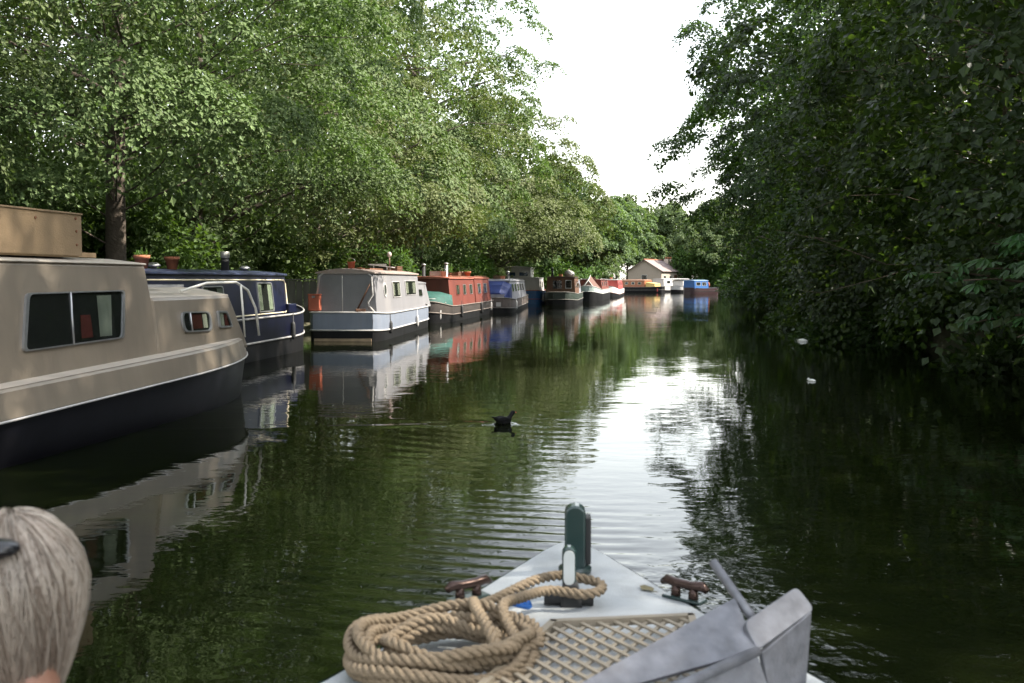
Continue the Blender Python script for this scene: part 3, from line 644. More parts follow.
# roofs: slightly crowned white caps
def cap(y0, y1, x1, z, h, tp=0):
    secs = []
    for y, t in ((y0, 0), (y1, tp)):
        w = x1 - cx - t; secs.append([(cx + w * k, y, z + h * (1 - k * k)) for k in (-1, -.5, 0, .5, 1)] + [(cx + w, y, z - .02), (cx - w, y, z - .02)])
    return MB().loft(secs, False, (True, True), True)
cap(-3.25, 3.30, -.12, 1.785, .07).build('roof', deckcream, bc, bevel=.01)
cap(3.3, 5.45, -.09, 1.405, .11, .07).build('fore_roof', deckcream, bc, bevel=.01)
MB().box((-.42, -.2, 1.865), (.05, 5.9, .05)).build('roof_rail', mat('varnished_timber', (.36, .24, .13), .5, var=.3, streak=True), bc)
for k in range(3): MB().box((cx + .25 + k * .28, 3.7, 1.53), (.04, 1.2, .03)).build('deck_slat', white_paint, bc)
nz = Vector((1.14, 0, .14)).normalized()
def bs(y, z, o=0): return Vector((-.14 * (z - .64) / 1.14, y, z)) + nz * o
red_curt = mat('dark_red_curtain', (.16, .03, .025), .9); gcurt = mat('grey_curtain', (.38, .38, .32), .9, var=.3, streak=True); ccurt = mat('cream_curtain', (.6, .56, .46), .9, var=.2)
window(bc, rounded([bs(.97, .95), bs(2.64, .98), bs(2.78, 1.49), bs(1.13, 1.48)], .06), nz, .035, .025, alu, None, (bs(1.74, .97), bs(1.80, 1.48)),
       [([bs(2.22, 1.02), bs(2.44, 1.02), bs(2.52, 1.44), bs(2.26, 1.44)], gcurt), ([bs(1.9, 1.02), bs(2.1, 1.02), bs(2.1, 1.25), bs(1.93, 1.25)], red_curt)])
nf = Vector((.75, .024, .10)).normalized()
def fs(y, z, o=0): return Vector((.02 - .10 * (z - .66) / .75 - .07 * (y - 3.05) / 2.2, y + .34, z)) + nf * o
window(bc, rounded([fs(3.60, .97), fs(4.40, .95), fs(4.40, 1.20), fs(3.60, 1.22)], .11, 6), nf, .035, .025, alu, None, (fs(3.83, .97), fs(3.83, 1.2)), [([fs(3.86, 1.0), fs(4.15, 1.0), fs(4.15, 1.18), fs(3.86, 1.18)], red_curt), ([fs(4.18, 1.0), fs(4.30, 1.0), fs(4.30, 1.18), fs(4.18, 1.18)], ccurt)])
window(bc, rounded([fs(4.62, .98), fs(5.03, .97), fs(4.92, 1.19), fs(4.62, 1.2)], .03), nf, .03, .025, alu, None, None, [([fs(4.68, 1.0), fs(4.8, 1.0), fs(4.8, 1.17), fs(4.68, 1.17)], ccurt), ([fs(4.82, 1.0), fs(4.94, 1.0), fs(4.9, 1.17), fs(4.82, 1.17)], red_curt)])
tubew = mat('white_tube', (.70, .67, .60), .35, var=.1)
MB().tube([(-.25, 4.3, 1.46), (-.2, 4.9, 1.56), (-.05, 5.45, 1.57), (-.02, 5.75, 1.46), (-.02, 6.0, 1.2), (-.02, 6.1, .82)], .018, 8).build('bow_rail', tubew, bc)
MB().tube([(2 * cx + .25, 4.1, 1.46), (2 * cx + .2, 4.6, 1.56), (2 * cx + .12, 5.05, 1.55), (2 * cx + .1, 5.25, 1.47), (2 * cx + .12, 5.45, 1.2), (2 * cx + .35, 5.55, .82)], .018, 8).build('bow_rail', tubew, bc)
MB().tube([(-.03, 5.55, 1.54), (-.05, 5.7, .82)], .015, 8).build('rail_post', tubew, bc)
cw = Matrix.Translation(bc.location) @ Matrix.Rotation(-hd, 4, 'Z')
# plywood box on its roof
ply = mat('plywood', (.24, .165, .09), .7, var=.12, scale=5, bump=.15, streak=False, dirt=.2, dirtcol=(.18, .12, .07))
pb = empty('plywood_box', cw @ Vector((-.30, 2.35, 1.83)), -hd, 'bare plywood box standing on the roof of the beige cruiser', 'box')
MB().box((-.013, -1.5, .23), (.022, 3.0, .42)).build('side_panel', ply, pb); MB().box((-1.1, -1.5, .23), (.022, 3.0, .42)).build('side_panel', ply, pb)
MB().box((-.556, -.013, .23), (1.06, .022, .42)).build('end_panel', ply, pb); MB().box((-.556, -2.98, .23), (1.06, .022, .42)).build('end_panel', ply, pb)
MB().box((-.55, -1.5, .449), (1.12, 3.02, .016)).build('lid', ply, pb); MB().box((-.55, -1.5, .012), (1.06, 2.94, .02)).build('floor', ply, pb)
for yy, zz in ((-.1, .4), (-.09, .27), (-.09, .13), (-.75, .37)):
    MB().tube([(-.004, yy, zz), (.006, yy, zz)], .014, 8).build('bolt', rust, pb)
dk_b = empty('dark_canvas_bundle', cw @ Vector((-.9, 2.6, 1.865)), -hd, 'black bundle behind the plywood box', 'bundle')
MB().ell((0, 0, .13), (.3, .22, .16)).build('cover', rubber, dk_b); MB().tube([(-.3, 0, .2), (0, -.02, .305), (.3, 0, .2)], .012, 6).build('cord', grey_timber, dk_b)

# --- navy narrowboat
navy = mat('navy_paint', (.004, .0055, .021), .35, var=.15, scale=4, dirt=.08, dirtcol=(.02, .02, .03), streak=True, spec=.25)
navyroof = mat('navy_roof', (.03, .04, .08), .45, var=.2)
navyhull = mat('navy_hull', (.0035, .0045, .014), .4, var=.2, dirt=.15, dirtcol=(.02, .02, .02), spec=.25)
nb = Boat('narrowboat', 'navy blue narrowboat with cream coach lines and two curtained windows', 'boat', (-6.15, 9.6), (-4.52, 24.6), 2.05, blackhull, navyhull, .36, .84, (1.0, .6), (2.6, .06), .05, .16, mat('grey_strake', (.30, .29, .28), .5, var=.3))
nb.cabin(1.0, 12.42, 1.73, .92, .82, navy, navyroof, .07, .05, None, .80)
nb.win(7.95, 8.9, .92, 1.49, alu, .07, gcurt); nb.win(10.62, 11.50, .94, 1.55, alu, .07, mat('green_curtain', (.45, .47, .36), .9, var=.3))
nb.win(4.2, 5.1, .93, 1.52, alu, .07, gcurt)
nb.line([(1.3, 1.60), (12.3, 1.60), (12.38, 1.52), (12.36, .98), (12.2, .90), (1.3, .90)], .016, cream_line, 'coach_line', True)
MB().box((.93, 12.5, .98), (.10, .5, .2)).build('bow_locker', navy, nb.root, .02)
for y in (7.2, 11.3): MB().lathe([(.05, 0), (.05, .03), (.12, .045), (.11, .07), (.06, .10), (0, .108)], (.35, y, 1.79), 14).build('mushroom_vent', alu, nb.root)
ch = MB().lathe([(.075, 0), (.075, .16), (.085, .165), (.085, .19), (.075, .195), (.075, .24)], (.62, 9.6, 1.78), 16).build('chimney', rubber, nb.root)
MB().lathe([(.085, 0), (.085, .12), (.078, .125), (.078, .01), (0, .01)], (.62, 9.6, 2.02), 16).build('chimney_cap', mat('bright_tin', (.55, .53, .48), .4, .6, var=.3), ch)
fender(nb.root, (1.08, 12.2, .3), .4, .05)
def pot(p, label, r=.12, h=.22, plant=True, seed=0, pm=None):
    e = empty('flower_pot', p, 0, label, 'flower pot', 'flower pots on boat roofs')
    MB().lathe([(r * .68, 0), (r * .95, h * .74), (r * 1.08, h * .74), (r * 1.1, h), (r * .98, h), (r * .9, h * .86), (0, h * .86)], (0, 0, 0), 18).build('pot', pm or terracotta, e)
    if plant:
        rg = np.random.default_rng(seed); n = 90; D = rg.normal(0, .6, (n, 3)); D[:, 2] = np.abs(D[:, 2]) + .35; P_ = rg.normal(0, r * .35, (n, 3)); P_[:, 2] = h * .88
        P_ += D * rg.uniform(0, .06, (n, 1)); Ls = rg.uniform(.03, .09, n)
        tag(link_mesh('plant', leaf_mesh('plant', P_, D, rg.normal(0, 1, (n, 3)), Ls, Ls * .3), leaf_mid, e), kind='stuff')
    return e
pot(nb.world(.42, 6.65, 1.785), 'terracotta flower pot on the navy roof, nearer the beige cruiser', seed=1)
pot(nb.world(.42, 7.75, 1.785), 'terracotta flower pot on the navy roof, the one farther from the beige cruiser', seed=2)

# --- grey fence on the bank
fe = empty('board_fence', (-6.9, 28.6, .35), 0, 'weathered grey board fence on the bank between the navy boat and the white cruiser', 'fence')
for k in range(9): MB().box((k * .2 - .2, 0, .62), (.185, .022, 1.2 + .02 * math.sin(k * 5))).build('board', grey_timber, fe)
MB().box((.6, -.03, 1.26), (1.9, .09, .04)).build('top_rail', grey_timber, fe)
for k in (-.25, 1.5): MB().box((k, .05, .6), (.09, .07, 1.3)).build('post', grey_timber, fe)

# --- grey and white cruiser
gpaint = mat('grey_white_paint', (.195, .190, .198), .45, var=.1, scale=3, dirt=.3, dirtcol=(.36, .32, .28), streak=True)
bluegrey = mat('blue_grey_paint', (.18, .205, .255), .4, var=.1, dirt=.25, dirtcol=(.25, .25, .25), streak=True)
canvas = mat('grey_canvas', (.17, .17, .175), .85, var=.12, scale=3, bump=.2, bscale=30)
cruise = Boat('canal_cruiser', 'grey and white canal cruiser with grey screened stern and rusty clutter on its roof', 'boat', (-3.41, 25.7), (-2.70, 36.2), 1.95, blackhull, bluegrey, .26, .70, (.9, .80), (2.6, .1), .06, .15, white_paint, gpaint)
MB().box((0, -.01, .045), (1.5, .05, .075)).build('stern_board', mat('tan_antifoul', (.30, .22, .14), .7, var=.3), cruise.root)
cruise.cabin(.35, 7.4, 1.80, .84, .74, gpaint, mat('pinkish_roof', (.27, .22, .195), .55, var=.12, dirt=.4, dirtcol=(.33, .17, .10)), .10, .05, None)
cb1 = cruise.cb
MB().slab([(-.66, .342, .76), (.52, .342, .76), (.64, .342, 1.05), (.66, .342, 1.72), (-.62, .342, 1.72)], (0, -1, 0), .012).build('stern_screen', canvas, cruise.root)
MB().tube([(-.08, .322, .76), (-.08, .322, 1.72)], .014, 6).build('screen_batten', white_paint, cruise.root)
MB().tube([(.80, .325, .72), (.62, .325, .92), (.60, .325, 1.02), (.72, .325, 1.2), (.69, .325, 1.70), (.60, .325, 1.78), (-.58, .325, 1.78), (-.68, .325, 1.70), (-.80, .325, .95)], .026, 8).build('stern_frame', white_paint, cruise.root)
MB().tube([(.30, .31, .80), (.66, .31, 1.5)], .02, 6).build('boat_pole', wood_dark, cruise.root)
MB().box((.42, .22, .80), (.26, .14, .1), .3).build('stern_step', wood_dark, cruise.root, .01)
cruise.win(2.75, 3.95, 1.10, 1.56, white_paint, .04, ccurt, frame=.04); cruise.win(4.85, 6.80, 1.13, 1.58, white_paint, .04, ccurt, frame=.045)
oc = [cruise.sp(1.66 + .22 * math.cos(k * .524), 1.33 + .2 * math.sin(k * .524))[0] for k in range(12)]
window(cruise.root, oc, cruise.sp(1, 1)[1], .04, .02, white_paint, back=gpaint)
cruise.cabin(7.38, 10.0, 1.50, .74, .60, gpaint, gpaint, .08, .03, None, name='fore_cabin', front_rake=.4)
cruise.win(7.8, 8.9, 1.05, 1.28, alu, .04)
orange = mat('orange_canvas', (.38, .10, .055), .7, var=.12)
oe = empty('orange_locker', cruise.world(-.78, .18, .80), cruise.root.rotation_euler.z, 'faded orange locker at the stern of the grey and white cruiser', 'locker')
MB().box((0, 0, .20), (.30, .22, .40)).build('body', orange, oe, .02); MB().box((0, 0, .42), (.32, .24, .035)).build('lid', orange, oe, .01); MB().box((0, -.125, .36), (.08, .02, .05)).build('latch', alu, oe)
fender(cruise.root, (1.0, 1.3, .15), .35, .06); fender(cruise.root, (1.03, 5.6, .12), .38, .05, white_paint)

def thing_on(boat, name, label, cat, x, y, z, rz=0, group=None):
    return empty(name, boat.world(x, y, z), boat.root.rotation_euler.z + rz, label, cat, group)
def crate(boat, x, y, z, d, m, label, rz=0, slats=3):
    e = thing_on(boat, 'crate', label, 'crate', x, y, z, rz, 'crates on boat roofs'); w, l, h = d
    MB().box((0, 0, .012), (w - .02, l - .02, .02)).build('base', m, e)
    for k in range(slats):
        zz = h * (k + .5) / slats; t = h / slats * .8
        for sx in (-1, 1): MB().box((sx * (w / 2), 0, zz), (.014, l, t)).build('slat', m, e)
        for sy in (-1, 1): MB().box((0, sy * (l / 2 - .008), zz), (w - .016, .014, t)).build('slat', m, e)
    for sx in (-1, 1):
        for sy in (-1, 1): MB().box((sx * (w / 2 - .022), sy * (l / 2 - .03), h / 2), (.025, .025, h)).build('corner_post', m, e)
    return e
def bucket(boat, x, y, z, r, h, m, label):
    e = thing_on(boat, 'bucket', label, 'bucket', x, y, z, group='buckets on boat roofs')
    MB().lathe([(r * .75, 0), (r, h), (r * 1.05, h), (r * .95, h - .01), (r * .72, .02), (0, .02)], (0, 0, 0), 14).build('body', m, e)
    MB().tube([(r * math.cos(a), 0, h + r * .9 * math.sin(a)) for a in np.linspace(0, math.pi, 9)], .006, 5).build('handle', alu, e); return e
def chimney(boat, x, y, z, h=.35, m=None, capm=None):
    c = MB().lathe([(.11, 0), (.11, .02), (.07, .03), (.07, h), (.06, h)], (x, y, z), 12).build('chimney', m or rubber, boat.root)
    MB().lathe([(.0, .0), (.10, .0), (.10, .02), (.02, .07), (0, .07)], (x, y, z + h + .03), 12).build('chimney_cap', capm or alu, c); return c
def bike(boat, x, y, z, label, m):
    e = thing_on(boat, 'bicycle', label, 'bicycle', x, y, z, .1); r = .33
    for yy in (-.5, .5):
        w_ = MB().tube([(0, yy + r * math.cos(a), r + r * math.sin(a)) for a in np.linspace(0, 2 * math.pi, 22)[:-1]], .018, 6, closed=True).build('wheel', rubber, e)
        sp_ = MB()
        for a in np.linspace(0, math.pi, 7)[:-1]: sp_.tube([(0, yy + r * math.cos(a), r + r * math.sin(a)), (0, yy - r * math.cos(a), r - r * math.sin(a))], .003, 3)
        sp_.build('spokes', alu, w_)
    MB().tube([(0, -.5, r), (0, -.08, r - .03), (0, -.2, .78), (0, -.5, r)], .014, 6).tube([(0, -.08, r - .03), (0, .34, .8)], .016, 6).tube([(0, -.18, .72), (0, .34, .8)], .016, 6).tube([(0, .32, .88), (0, .5, r)], .014, 6).build('frame', m, e)
    MB().box((0, -.22, .84), (.12, .24, .05)).build('saddle', rubber, e, .02); MB().tube([(-.25, .26, .98), (0, .33, .96), (.25, .26, .98)], .012, 6).build('handlebar', alu, e)
    return e
def planter(boat, x, y, z, label, seed, L_=.7, lm=None, flowers=None, h=.35):
    e = thing_on(boat, 'planter', label, 'planter', x, y, z, group='planters on boat roofs')
    MB().loft([[(-.09, -L_ / 2, 0), (.09, -L_ / 2, 0), (.12, -L_ / 2, .17), (-.12, -L_ / 2, .17)], [(-.09, L_ / 2, 0), (.09, L_ / 2, 0), (.12, L_ / 2, .17), (-.12, L_ / 2, .17)]], False, (True, True), True).build('trough', terracotta if seed % 2 else wood_dark, e)
    rg = np.random.default_rng(seed)
    def sprays(n, zz, sz):
        P_ = np.stack([rg.normal(0, .07, n), rg.uniform(-L_ / 2, L_ / 2, n), .16 + np.abs(rg.normal(0, zz, n))], 1); D = rg.normal(0, .7, (n, 3)); D[:, 2] += .4
        Ls = rg.uniform(.5, 1.2, n) * sz; return leaf_mesh('p', P_, D, rg.normal(0, 1, (n, 3)), Ls, Ls * .34)
    tag(link_mesh('plants', sprays(420, h * .5, .09), lm or leaf_mid, e), kind='stuff')
    if flowers: tag(link_mesh('flowers', sprays(70, h * .6, .06), flowers, e), kind='stuff')
    return e
# clutter on the cruiser's roof
ZR = 1.905
for k, (yy, xx) in enumerate(((1.2, .15), (2.4, -.1), (3.5, .1))):
    e = thing_on(cruise, 'roof_plank', ['rusty red plank lying at the stern end of the cruiser roof', 'rusty red plank in the middle of the cruiser roof', 'rusty red plank nearest the mast on the cruiser roof'][k], 'plank', xx, yy, ZR - .01 - abs(xx) * .05, .25 - k * .2)
    MB().box((0, 0, .03), (.16, 1.1, .03)).build('board', rust, e, .004)
    for q in (-.4, .4): MB().box((0, q, .0075), (.26, .06, .013)).build('batten', wood_dark, e)
e = thing_on(cruise, 'solar_panel', 'pale framed panel lying tilted on the cruiser roof beside the mast', 'panel', .1, 4.7, ZR + .02, .1)
MB().box((0, 0, .10), (.7, 1.2, .025), 0, 0, .12).build('plate', mat('pale_panel', (.45, .43, .42), .3), e)
for q in (-.5, .5): MB().box((-.2, q, .045), (.03, .03, .12)).build('leg', alu, e); MB().box((.2, q, .02), (.03, .03, .08)).build('leg', alu, e)
e = thing_on(cruise, 'lamp_mast', 'short mast with a round lamp on the cruiser roof', 'mast', .1, 5.9, ZR - .02)
MB().tube([(0, 0, 0), (0, 0, .46)], .022, 8).build('pole', wood_dark, e); MB().ell((0, 0, .52), (.075, .075, .085), 12, 8).build('lamp', mat('pale_lamp', (.45, .36, .33), .3), e); MB().lathe([(.09, 0), (.09, .02), (.03, .04)], (0, 0, -.01), 12).build('foot', rust, e)
crate(cruise, -.15, 5.35, ZR - .02, (.5, .5, .22), grey_timber, 'grey slatted crate beside the mast on the cruiser roof', .2)
crate(cruise, .1, 6.5, ZR - .02, (.45, .6, .16), wood_dark, 'low brown crate at the front of the cruiser roof', -.1)
bucket(cruise, -.2, 1.9, ZR, .11, .2, orange, 'small orange bucket at the stern end of the cruiser roof')

# --- red narrowboat with green tarpaulin
redp = mat('red_oxide_paint', (.125, .024, .013), .6, var=.2, scale=3, dirt=.35, dirtcol=(.22, .06, .035), streak=True)
tarp = mat('green_tarpaulin', (.008, .062, .048), .75, var=.3, scale=7, bump=.5, bscale=9)
rb = Boat('narrowboat', 'red narrowboat with a green tarpaulin over its near deck', 'boat', (-2.48, 36.6), (-.62, 50.4), 2.0, blackhull, mat('brown_black_hull', (.035, .028, .024), .6, var=.4, dirt=.4, dirtcol=(.1, .08, .06)), .28, .60, (1.5, .45), (2.4, .1), .2, .2, mat('grey_brown_strake', (.16, .13, .11), .7, var=.3))
rb.cabin(1.7, 7.3, 1.68, .90, .80, redp, mat('red_roof', (.32, .10, .06), .7, var=.25, dirt=.4), .06, .05, rust, z0=.56)
for a, b_ in ((3.1, 3.75), (4.6, 5.2), (6.1, 6.75)): rb.win(a, b_, 1.0, 1.42, redp if a < 4 else alu, .08, gcurt)
rb.cabin(7.32, 11.3, 1.70, .93, .83, redp, mat('red_roof', (.3, .1, .06)), .06, .05, rust, z0=.56, name='rear_cabin', front_rake=.3)
for a, b_ in ((8.0, 8.8), (9.6, 10.5)): rb.win(a, b_, 1.0, 1.45, alu, .06, gcurt)
tg = []
for y, hw_, z in ((.15, .55, .86), (.5, .78, 1.0), (.9, .88, 1.08), (1.3, .93, 1.1), (1.68, .95, 1.13)):
    tg.append([(hw_ + .05, y, .55), (hw_ * 1.0, y, z - .12 + .02 * math.sin(y * 9)), (hw_ * .5, y, z + .02), (0, y, z + .05), (-hw_ * .5, y, z + .02), (-hw_, y, z - .12), (-hw_ - .05, y, .55)])
te = empty('tarpaulin', rb.world(0, 0, 0), rb.root.rotation_euler.z, 'green tarpaulin stretched over the near deck of the red narrowboat', 'tarpaulin')
o = MB().loft(tg, True, (True, False)).build('sheet', tarp, te)
MB().tube([(.3, .12, .9), (.55, .4, .9), (.9, .8, .75)], .012, 5).build('lashing', white_paint, te)
fender(rb.root, (.75, .35, .12), .42, .06, white_paint); fender(rb.root, (1.05, 3.2, .1), .5, .06); fender(rb.root, (1.05, 8.0, .1), .5, .06); fender(rb.root, (1.02, 11.0, .15), .4, .05, white_paint)
chimney(rb, -.3, 2.3, 1.73, .42); chimney(rb, .2, 4.3, 1.73, .5, alu, white_paint)
crate(rb, .1, 3.1, 1.735, (.5, .7, .22), white_paint, 'white slatted crate on the red roof near the dark chimney')
crate(rb, .35, 5.4, 1.725, (.4, .7, .2), wood_dark, 'brown slatted crate in the middle of the red roof')
bucket(rb, .45, 2.5, 1.725, .12, .22, white_paint, 'white bucket on the red roof at the tarpaulin end')
planter(rb, -.1, 6.3, 1.735, 'leafy planter in the middle of the red roof', 3)
pot(rb.world(.3, 8.7, 1.745), 'terracotta pot with a plant at the far end of the red roof', .14, .24, True, 5)
e = thing_on(rb, 'log_pile', 'pile of firewood logs on the far part of the red roof', 'logs', -.1, 9.6, 1.755)
for k in range(7): MB().tube([((k % 4) * .13 - .2 + (k // 4) * .065, -.3, .065 + (k // 4) * .115), ((k % 4) * .13 - .2 + (k // 4) * .065, .3 + .04 * (k % 3), .065 + (k // 4) * .115)], .06, 9).build('log', wood_dark, e)

# --- silver grey boat with blue front
silver = mat('silver_grey_paint', (.21, .21, .235), .45, var=.1, dirt=.2, dirtcol=(.3, .28, .27), streak=True)
bluep = mat('blue_canvas', (.010, .025, .125), .6, var=.2, bump=.2, bscale=25)
sb = Boat('narrowboat', 'silver grey narrowboat with a blue canvas front end', 'boat', (.02, 48.2), (1.15, 64.6), 2.05, blackhull, mat('taupe_hull', (.10, .08, .07), .6, var=.3, dirt=.3), .2, .64, (1.2, .55), (2.2, .1), .1, .2, grey_timber)
sb.cabin(1.2, 14.2, 1.58, .94, .78, silver, mat('silver_roof', (.42, .41, .42), .6, var=.2, dirt=.3), .07, .05, alu, z0=.6)
for k in range(5): sb.win(2.2 + k * 2.2, 3.5 + k * 2.2, 1.0, 1.40, white_paint, .05, gcurt)
bl = []
for y, w_, z in ((.15, .66, .98), (.6, .86, 1.35), (1.18, .93, 1.56)): bl.append([(w_, y, .66), (w_ * .98, y, z - .18), (w_ * .55, y, z), (-w_ * .55, y, z), (-w_ * .98, y, z - .18), (-w_, y, .66)])
MB().loft(bl, False, (True, False)).build('bow_cover', bluep, sb.root); MB().loft([[(-.6, .12, .66), (.6, .12, .66), (.62, .12, .9), (-.62, .12, .9)], [(-.6, .14, .66), (.6, .14, .66), (.62, .14, .9), (-.62, .14, .9)]], False, (True, True), True).build('bow_board', silver, sb.root)
MB().box((.35, -.03, .42), (.22, .02, .2)).build('number_plate', white_paint, sb.root)
planter(sb, .2, 4.5, 1.645, 'yellow flowered planter on the silver grey roof', 7, .6, leaf_olive); crate(sb, -.2, 6.6, 1.65, (.5, .7, .2), wood_dark, 'brown slatted crate on the silver grey roof')
chimney(sb, .2, 8.5, 1.62, .4)
fender(sb.root, (1.05, 2.6, .1), .45, .06, white_paint)

# --- white wheelhouse boat with pale blue stern
wb_ = Boat('wheelhouse_boat', 'white boat with a tall wheelhouse and bright blue near end', 'boat', (2.0, 66.5), (2.6, 73.6), 2.75, mat('bright_blue_hull', (.05, .17, .42), .5, var=.15, dirt=.2), mat('bright_blue_hull', (.05, .17, .42)), .3, .85, (.9, .7), (2.4, .1), .05, .2, orange, white_paint)
wb_.cabin(.8, 6.0, 1.75, 1.22, 1.12, white_paint, white_paint, .06, .05, None)
for k in range(2): wb_.win(1.6 + k * 2.0, 2.6 + k * 2.0, 1.1, 1.5, alu, .05)
def whsec(y, o=0): return [(-1.30 - o, y, 1.70), (.58 + o, y, 1.70), (.54 + o, y, 2.44), (-1.26 - o, y, 2.44)]
MB().loft([whsec(.95), whsec(4.0)], False, (True, True), True).build('wheelhouse', white_paint, wb_.root, .03)
MB().loft([[(-1.36, y, 2.42), (.64, y, 2.42), (.58, y, 2.48), (-.36, y, 2.54), (-1.30, y, 2.48)] for y in (.85, 4.1)], False, (True, True), True).build('wheelhouse_roof', white_paint, wb_.root, .01)
for x0, x1 in ((-1.1, -.45), (-.25, .4)): window(wb_.root, rounded([Vector((x0, .949, 1.86)), Vector((x1, .949, 1.86)), Vector((x1, .949, 2.14)), Vector((x0, .949, 2.14))], .05), (0, -1, 0), .03, .02, alu, back=mat('blue_blind', (.04, .09, .22), .8))
fender(wb_.root, (1.38, .8, .15), .5, .09, white_paint)

# --- dark brown wooden boat
bb = Boat('wooden_boat', 'dark brown wooden cabin boat with white bags on its roof', 'boat', (4.05, 63.0), (5.4, 74.5), 2.15, blackhull, mat('dark_green_hull', (.02, .03, .022), .55, var=.3), .3, .72, (1.6, .35), (2.2, .1), .12, .2, grey_timber)
bb.cabin(1.5, 6.3, 1.78, .96, .88, wood_dark, mat('dark_roof', (.06, .035, .025), .7, var=.3), .06, .06, wood_dark)
bb.win(2.2, 3.5, 1.1, 1.55, wood_dark, .04, ccurt); bb.win(4.3, 5.6, 1.1, 1.55, wood_dark, .04, ccurt)
window(bb.root, [Vector((-.55, 1.498, 1.0)), Vector((.1, 1.498, 1.0)), Vector((.1, 1.498, 1.6)), Vector((-.55, 1.498, 1.6))], (0, -1, 0), .04, .02, wood_dark)
window(bb.root, [Vector((.3, 1.498, 1.05)), Vector((.7, 1.498, 1.05)), Vector((.7, 1.498, 1.6)), Vector((.3, 1.498, 1.6))], (0, -1, 0), .04, .02, white_paint)
bb.cabin(6.32, 9.6, 1.62, .94, .82, silver, silver, .06, .04, None, name='rear_cabin'); bb.win(7.0, 8.4, 1.05, 1.4, alu, .05)
chimney(bb, -.6, 2.2, 1.83, .5); fender(bb.root, (1.0, 1.6, .1), .45, .07, white_paint)
for k, (x, y, sc) in enumerate(((.45, 2.3, .26), (.62, 3.0, .2), (.3, 3.5, .22))):
    e = thing_on(bb, 'sack', ['large white sack at the near edge of the brown roof', 'small white sack behind the large one on the brown roof', 'white sack farthest along the brown roof'][k], 'sack', x, y, 1.83)
    MB().ell((0, 0, sc * .8), (sc, sc * .9, sc * .85), 14, 9).build('bag', white_paint, e); MB().lathe([(sc * .2, sc * 1.5), (sc * .12, sc * 1.62), (sc * .25, sc * 1.85)], (0, 0, 0), 10).build('tied_neck', mat('pale_pink_cloth', (.6, .42, .36), .8), e)
planter(bb, -.2, 4.4, 1.835, 'leafy planter on the dark brown roof', 11)

# --- boat with tented cratch cover, and its neighbours
cb = Boat('narrowboat', 'narrowboat with a tented brown cratch cover and pale green bow', 'boat', (6.75, 75.5), (9.0, 90.5), 2.1, blackhull, mat('pale_green_paint', (.30, .36, .33), .5, var=.2), .55, .85, (2.2, .12), (1.5, .3), .3, .05, white_paint)
cb.cabin(3.4, 13.5, 1.62, .94, .82, redp, mat('dark_red_roof', (.14, .06, .05), .7), .06, .05, alu)
for k in range(3): cb.win(4.2 + k * 3, 5.4 + k * 3, 1.1, 1.45, alu, .06)
brn = mat('brown_canvas', (.11, .055, .04), .85, var=.2)
MB().add([(-.5, 1.0, .9), (.5, 1.0, .9), (0, 1.1, 1.55), (-.9, 3.4, .85), (.9, 3.4, .85), (0, 3.38, 1.95)], [(0, 1, 2), (4, 3, 5), (1, 4, 5, 2), (3, 0, 2, 5)]).build('cratch_cover', brn, cb.root)
for sx in (-1, 1): MB().tube([(sx * .5, .99, .9), (0, 1.08, 1.58)], .03, 6).build('cover_trim', white_paint, cb.root)
MB().tube([(0, 1.08, 1.58), (0, 3.39, 1.98)], .03, 6).build('cover_trim', white_paint, cb.root)
planter(cb, .1, 6, 1.68, 'red flowered planter on the roof behind the cratch cover', 12, .9)
wb2 = Boat('narrowboat', 'white and red narrowboat moored beyond the cratch cover', 'boat', (9.9, 92.5), (12.2, 108), 2.1, blackhull, mat('white_topside', (.6, .58, .55), .5), .25, .75, (2.0, .2), (1.5, .3), .3, .05, redp)
wb2.cabin(2.6, 14, 1.62, .94, .82, mat('bright_red_paint', (.28, .04, .035), .5), white_paint, .06, .05, alu)
for k in range(3): wb2.win(3.6 + k * 3, 4.8 + k * 3, 1.05, 1.42, white_paint, .06)
planter(wb2, .1, 5, 1.68, 'leafy planter on the white and red narrowboat', 13, .9)
# --- far boats, broadside
ob = Boat('narrowboat', 'orange brown narrowboat with a yellow and red painted stern, by the house', 'boat', (12.6, 131.3), (18.6, 126.2), 2.1, blackhull, blackhull, .3, .68, (1.6, .3), (1.6, .35), .2, .1, grey_timber)
orb = mat('orange_brown_paint', (.30, .10, .04), .5, var=.2)
ob.cabin(1.2, 5.6, 1.58, .94, .84, orb, mat('tan_roof', (.35, .22, .15), .7), .06, .05, orb)
for k in range(4): ob.win(1.6 + k * 1.0, 2.1 + k * 1.0, 1.0, 1.35, cream_line, .05)
MB().loft([[(-.93, 5.8, .5), (.93, 5.8, .5), (.9, 5.8, 1.3), (-.9, 5.8, 1.3)], [(-.7, 7.0, .5), (.7, 7.0, .5), (.66, 7.0, 1.15), (-.66, 7.0, 1.15)]], False, (True, True), True).build('stern_panel', mat('yellow_paint', (.6, .42, .14), .5), ob.root)
MB().box((0, 7.35, .35), (1.5, .3, .4), ).build('stern_band', mat('bright_red_paint', (.45, .05, .04)), ob.root)
pw = Boat('narrowboat', 'white narrowboat with a row of dark windows, below the chimneys', 'boat', (19.5, 131.0), (25.2, 136.5), 2.1, blackhull, white_paint, .25, .8, (1.6, .3), (1.6, .3), .1, .1, grey_timber)
pw.cabin(.9, 6.6, 1.75, .95, .85, white_paint, white_paint, .06, .05)
for k in range(4): pw.win(1.6 + k * 1.2, 2.3 + k * 1.2, 1.15, 1.5, alu, .05)
sw = Boat('day_boat', 'small white boat with dark canopy left of the far blue boat', 'boat', (21.4, 126.5), (24.2, 129.5), 1.9, blackhull, white_paint, .3, .75, (1.0, .4), (1.2, .2), .1, .1, grey_timber)
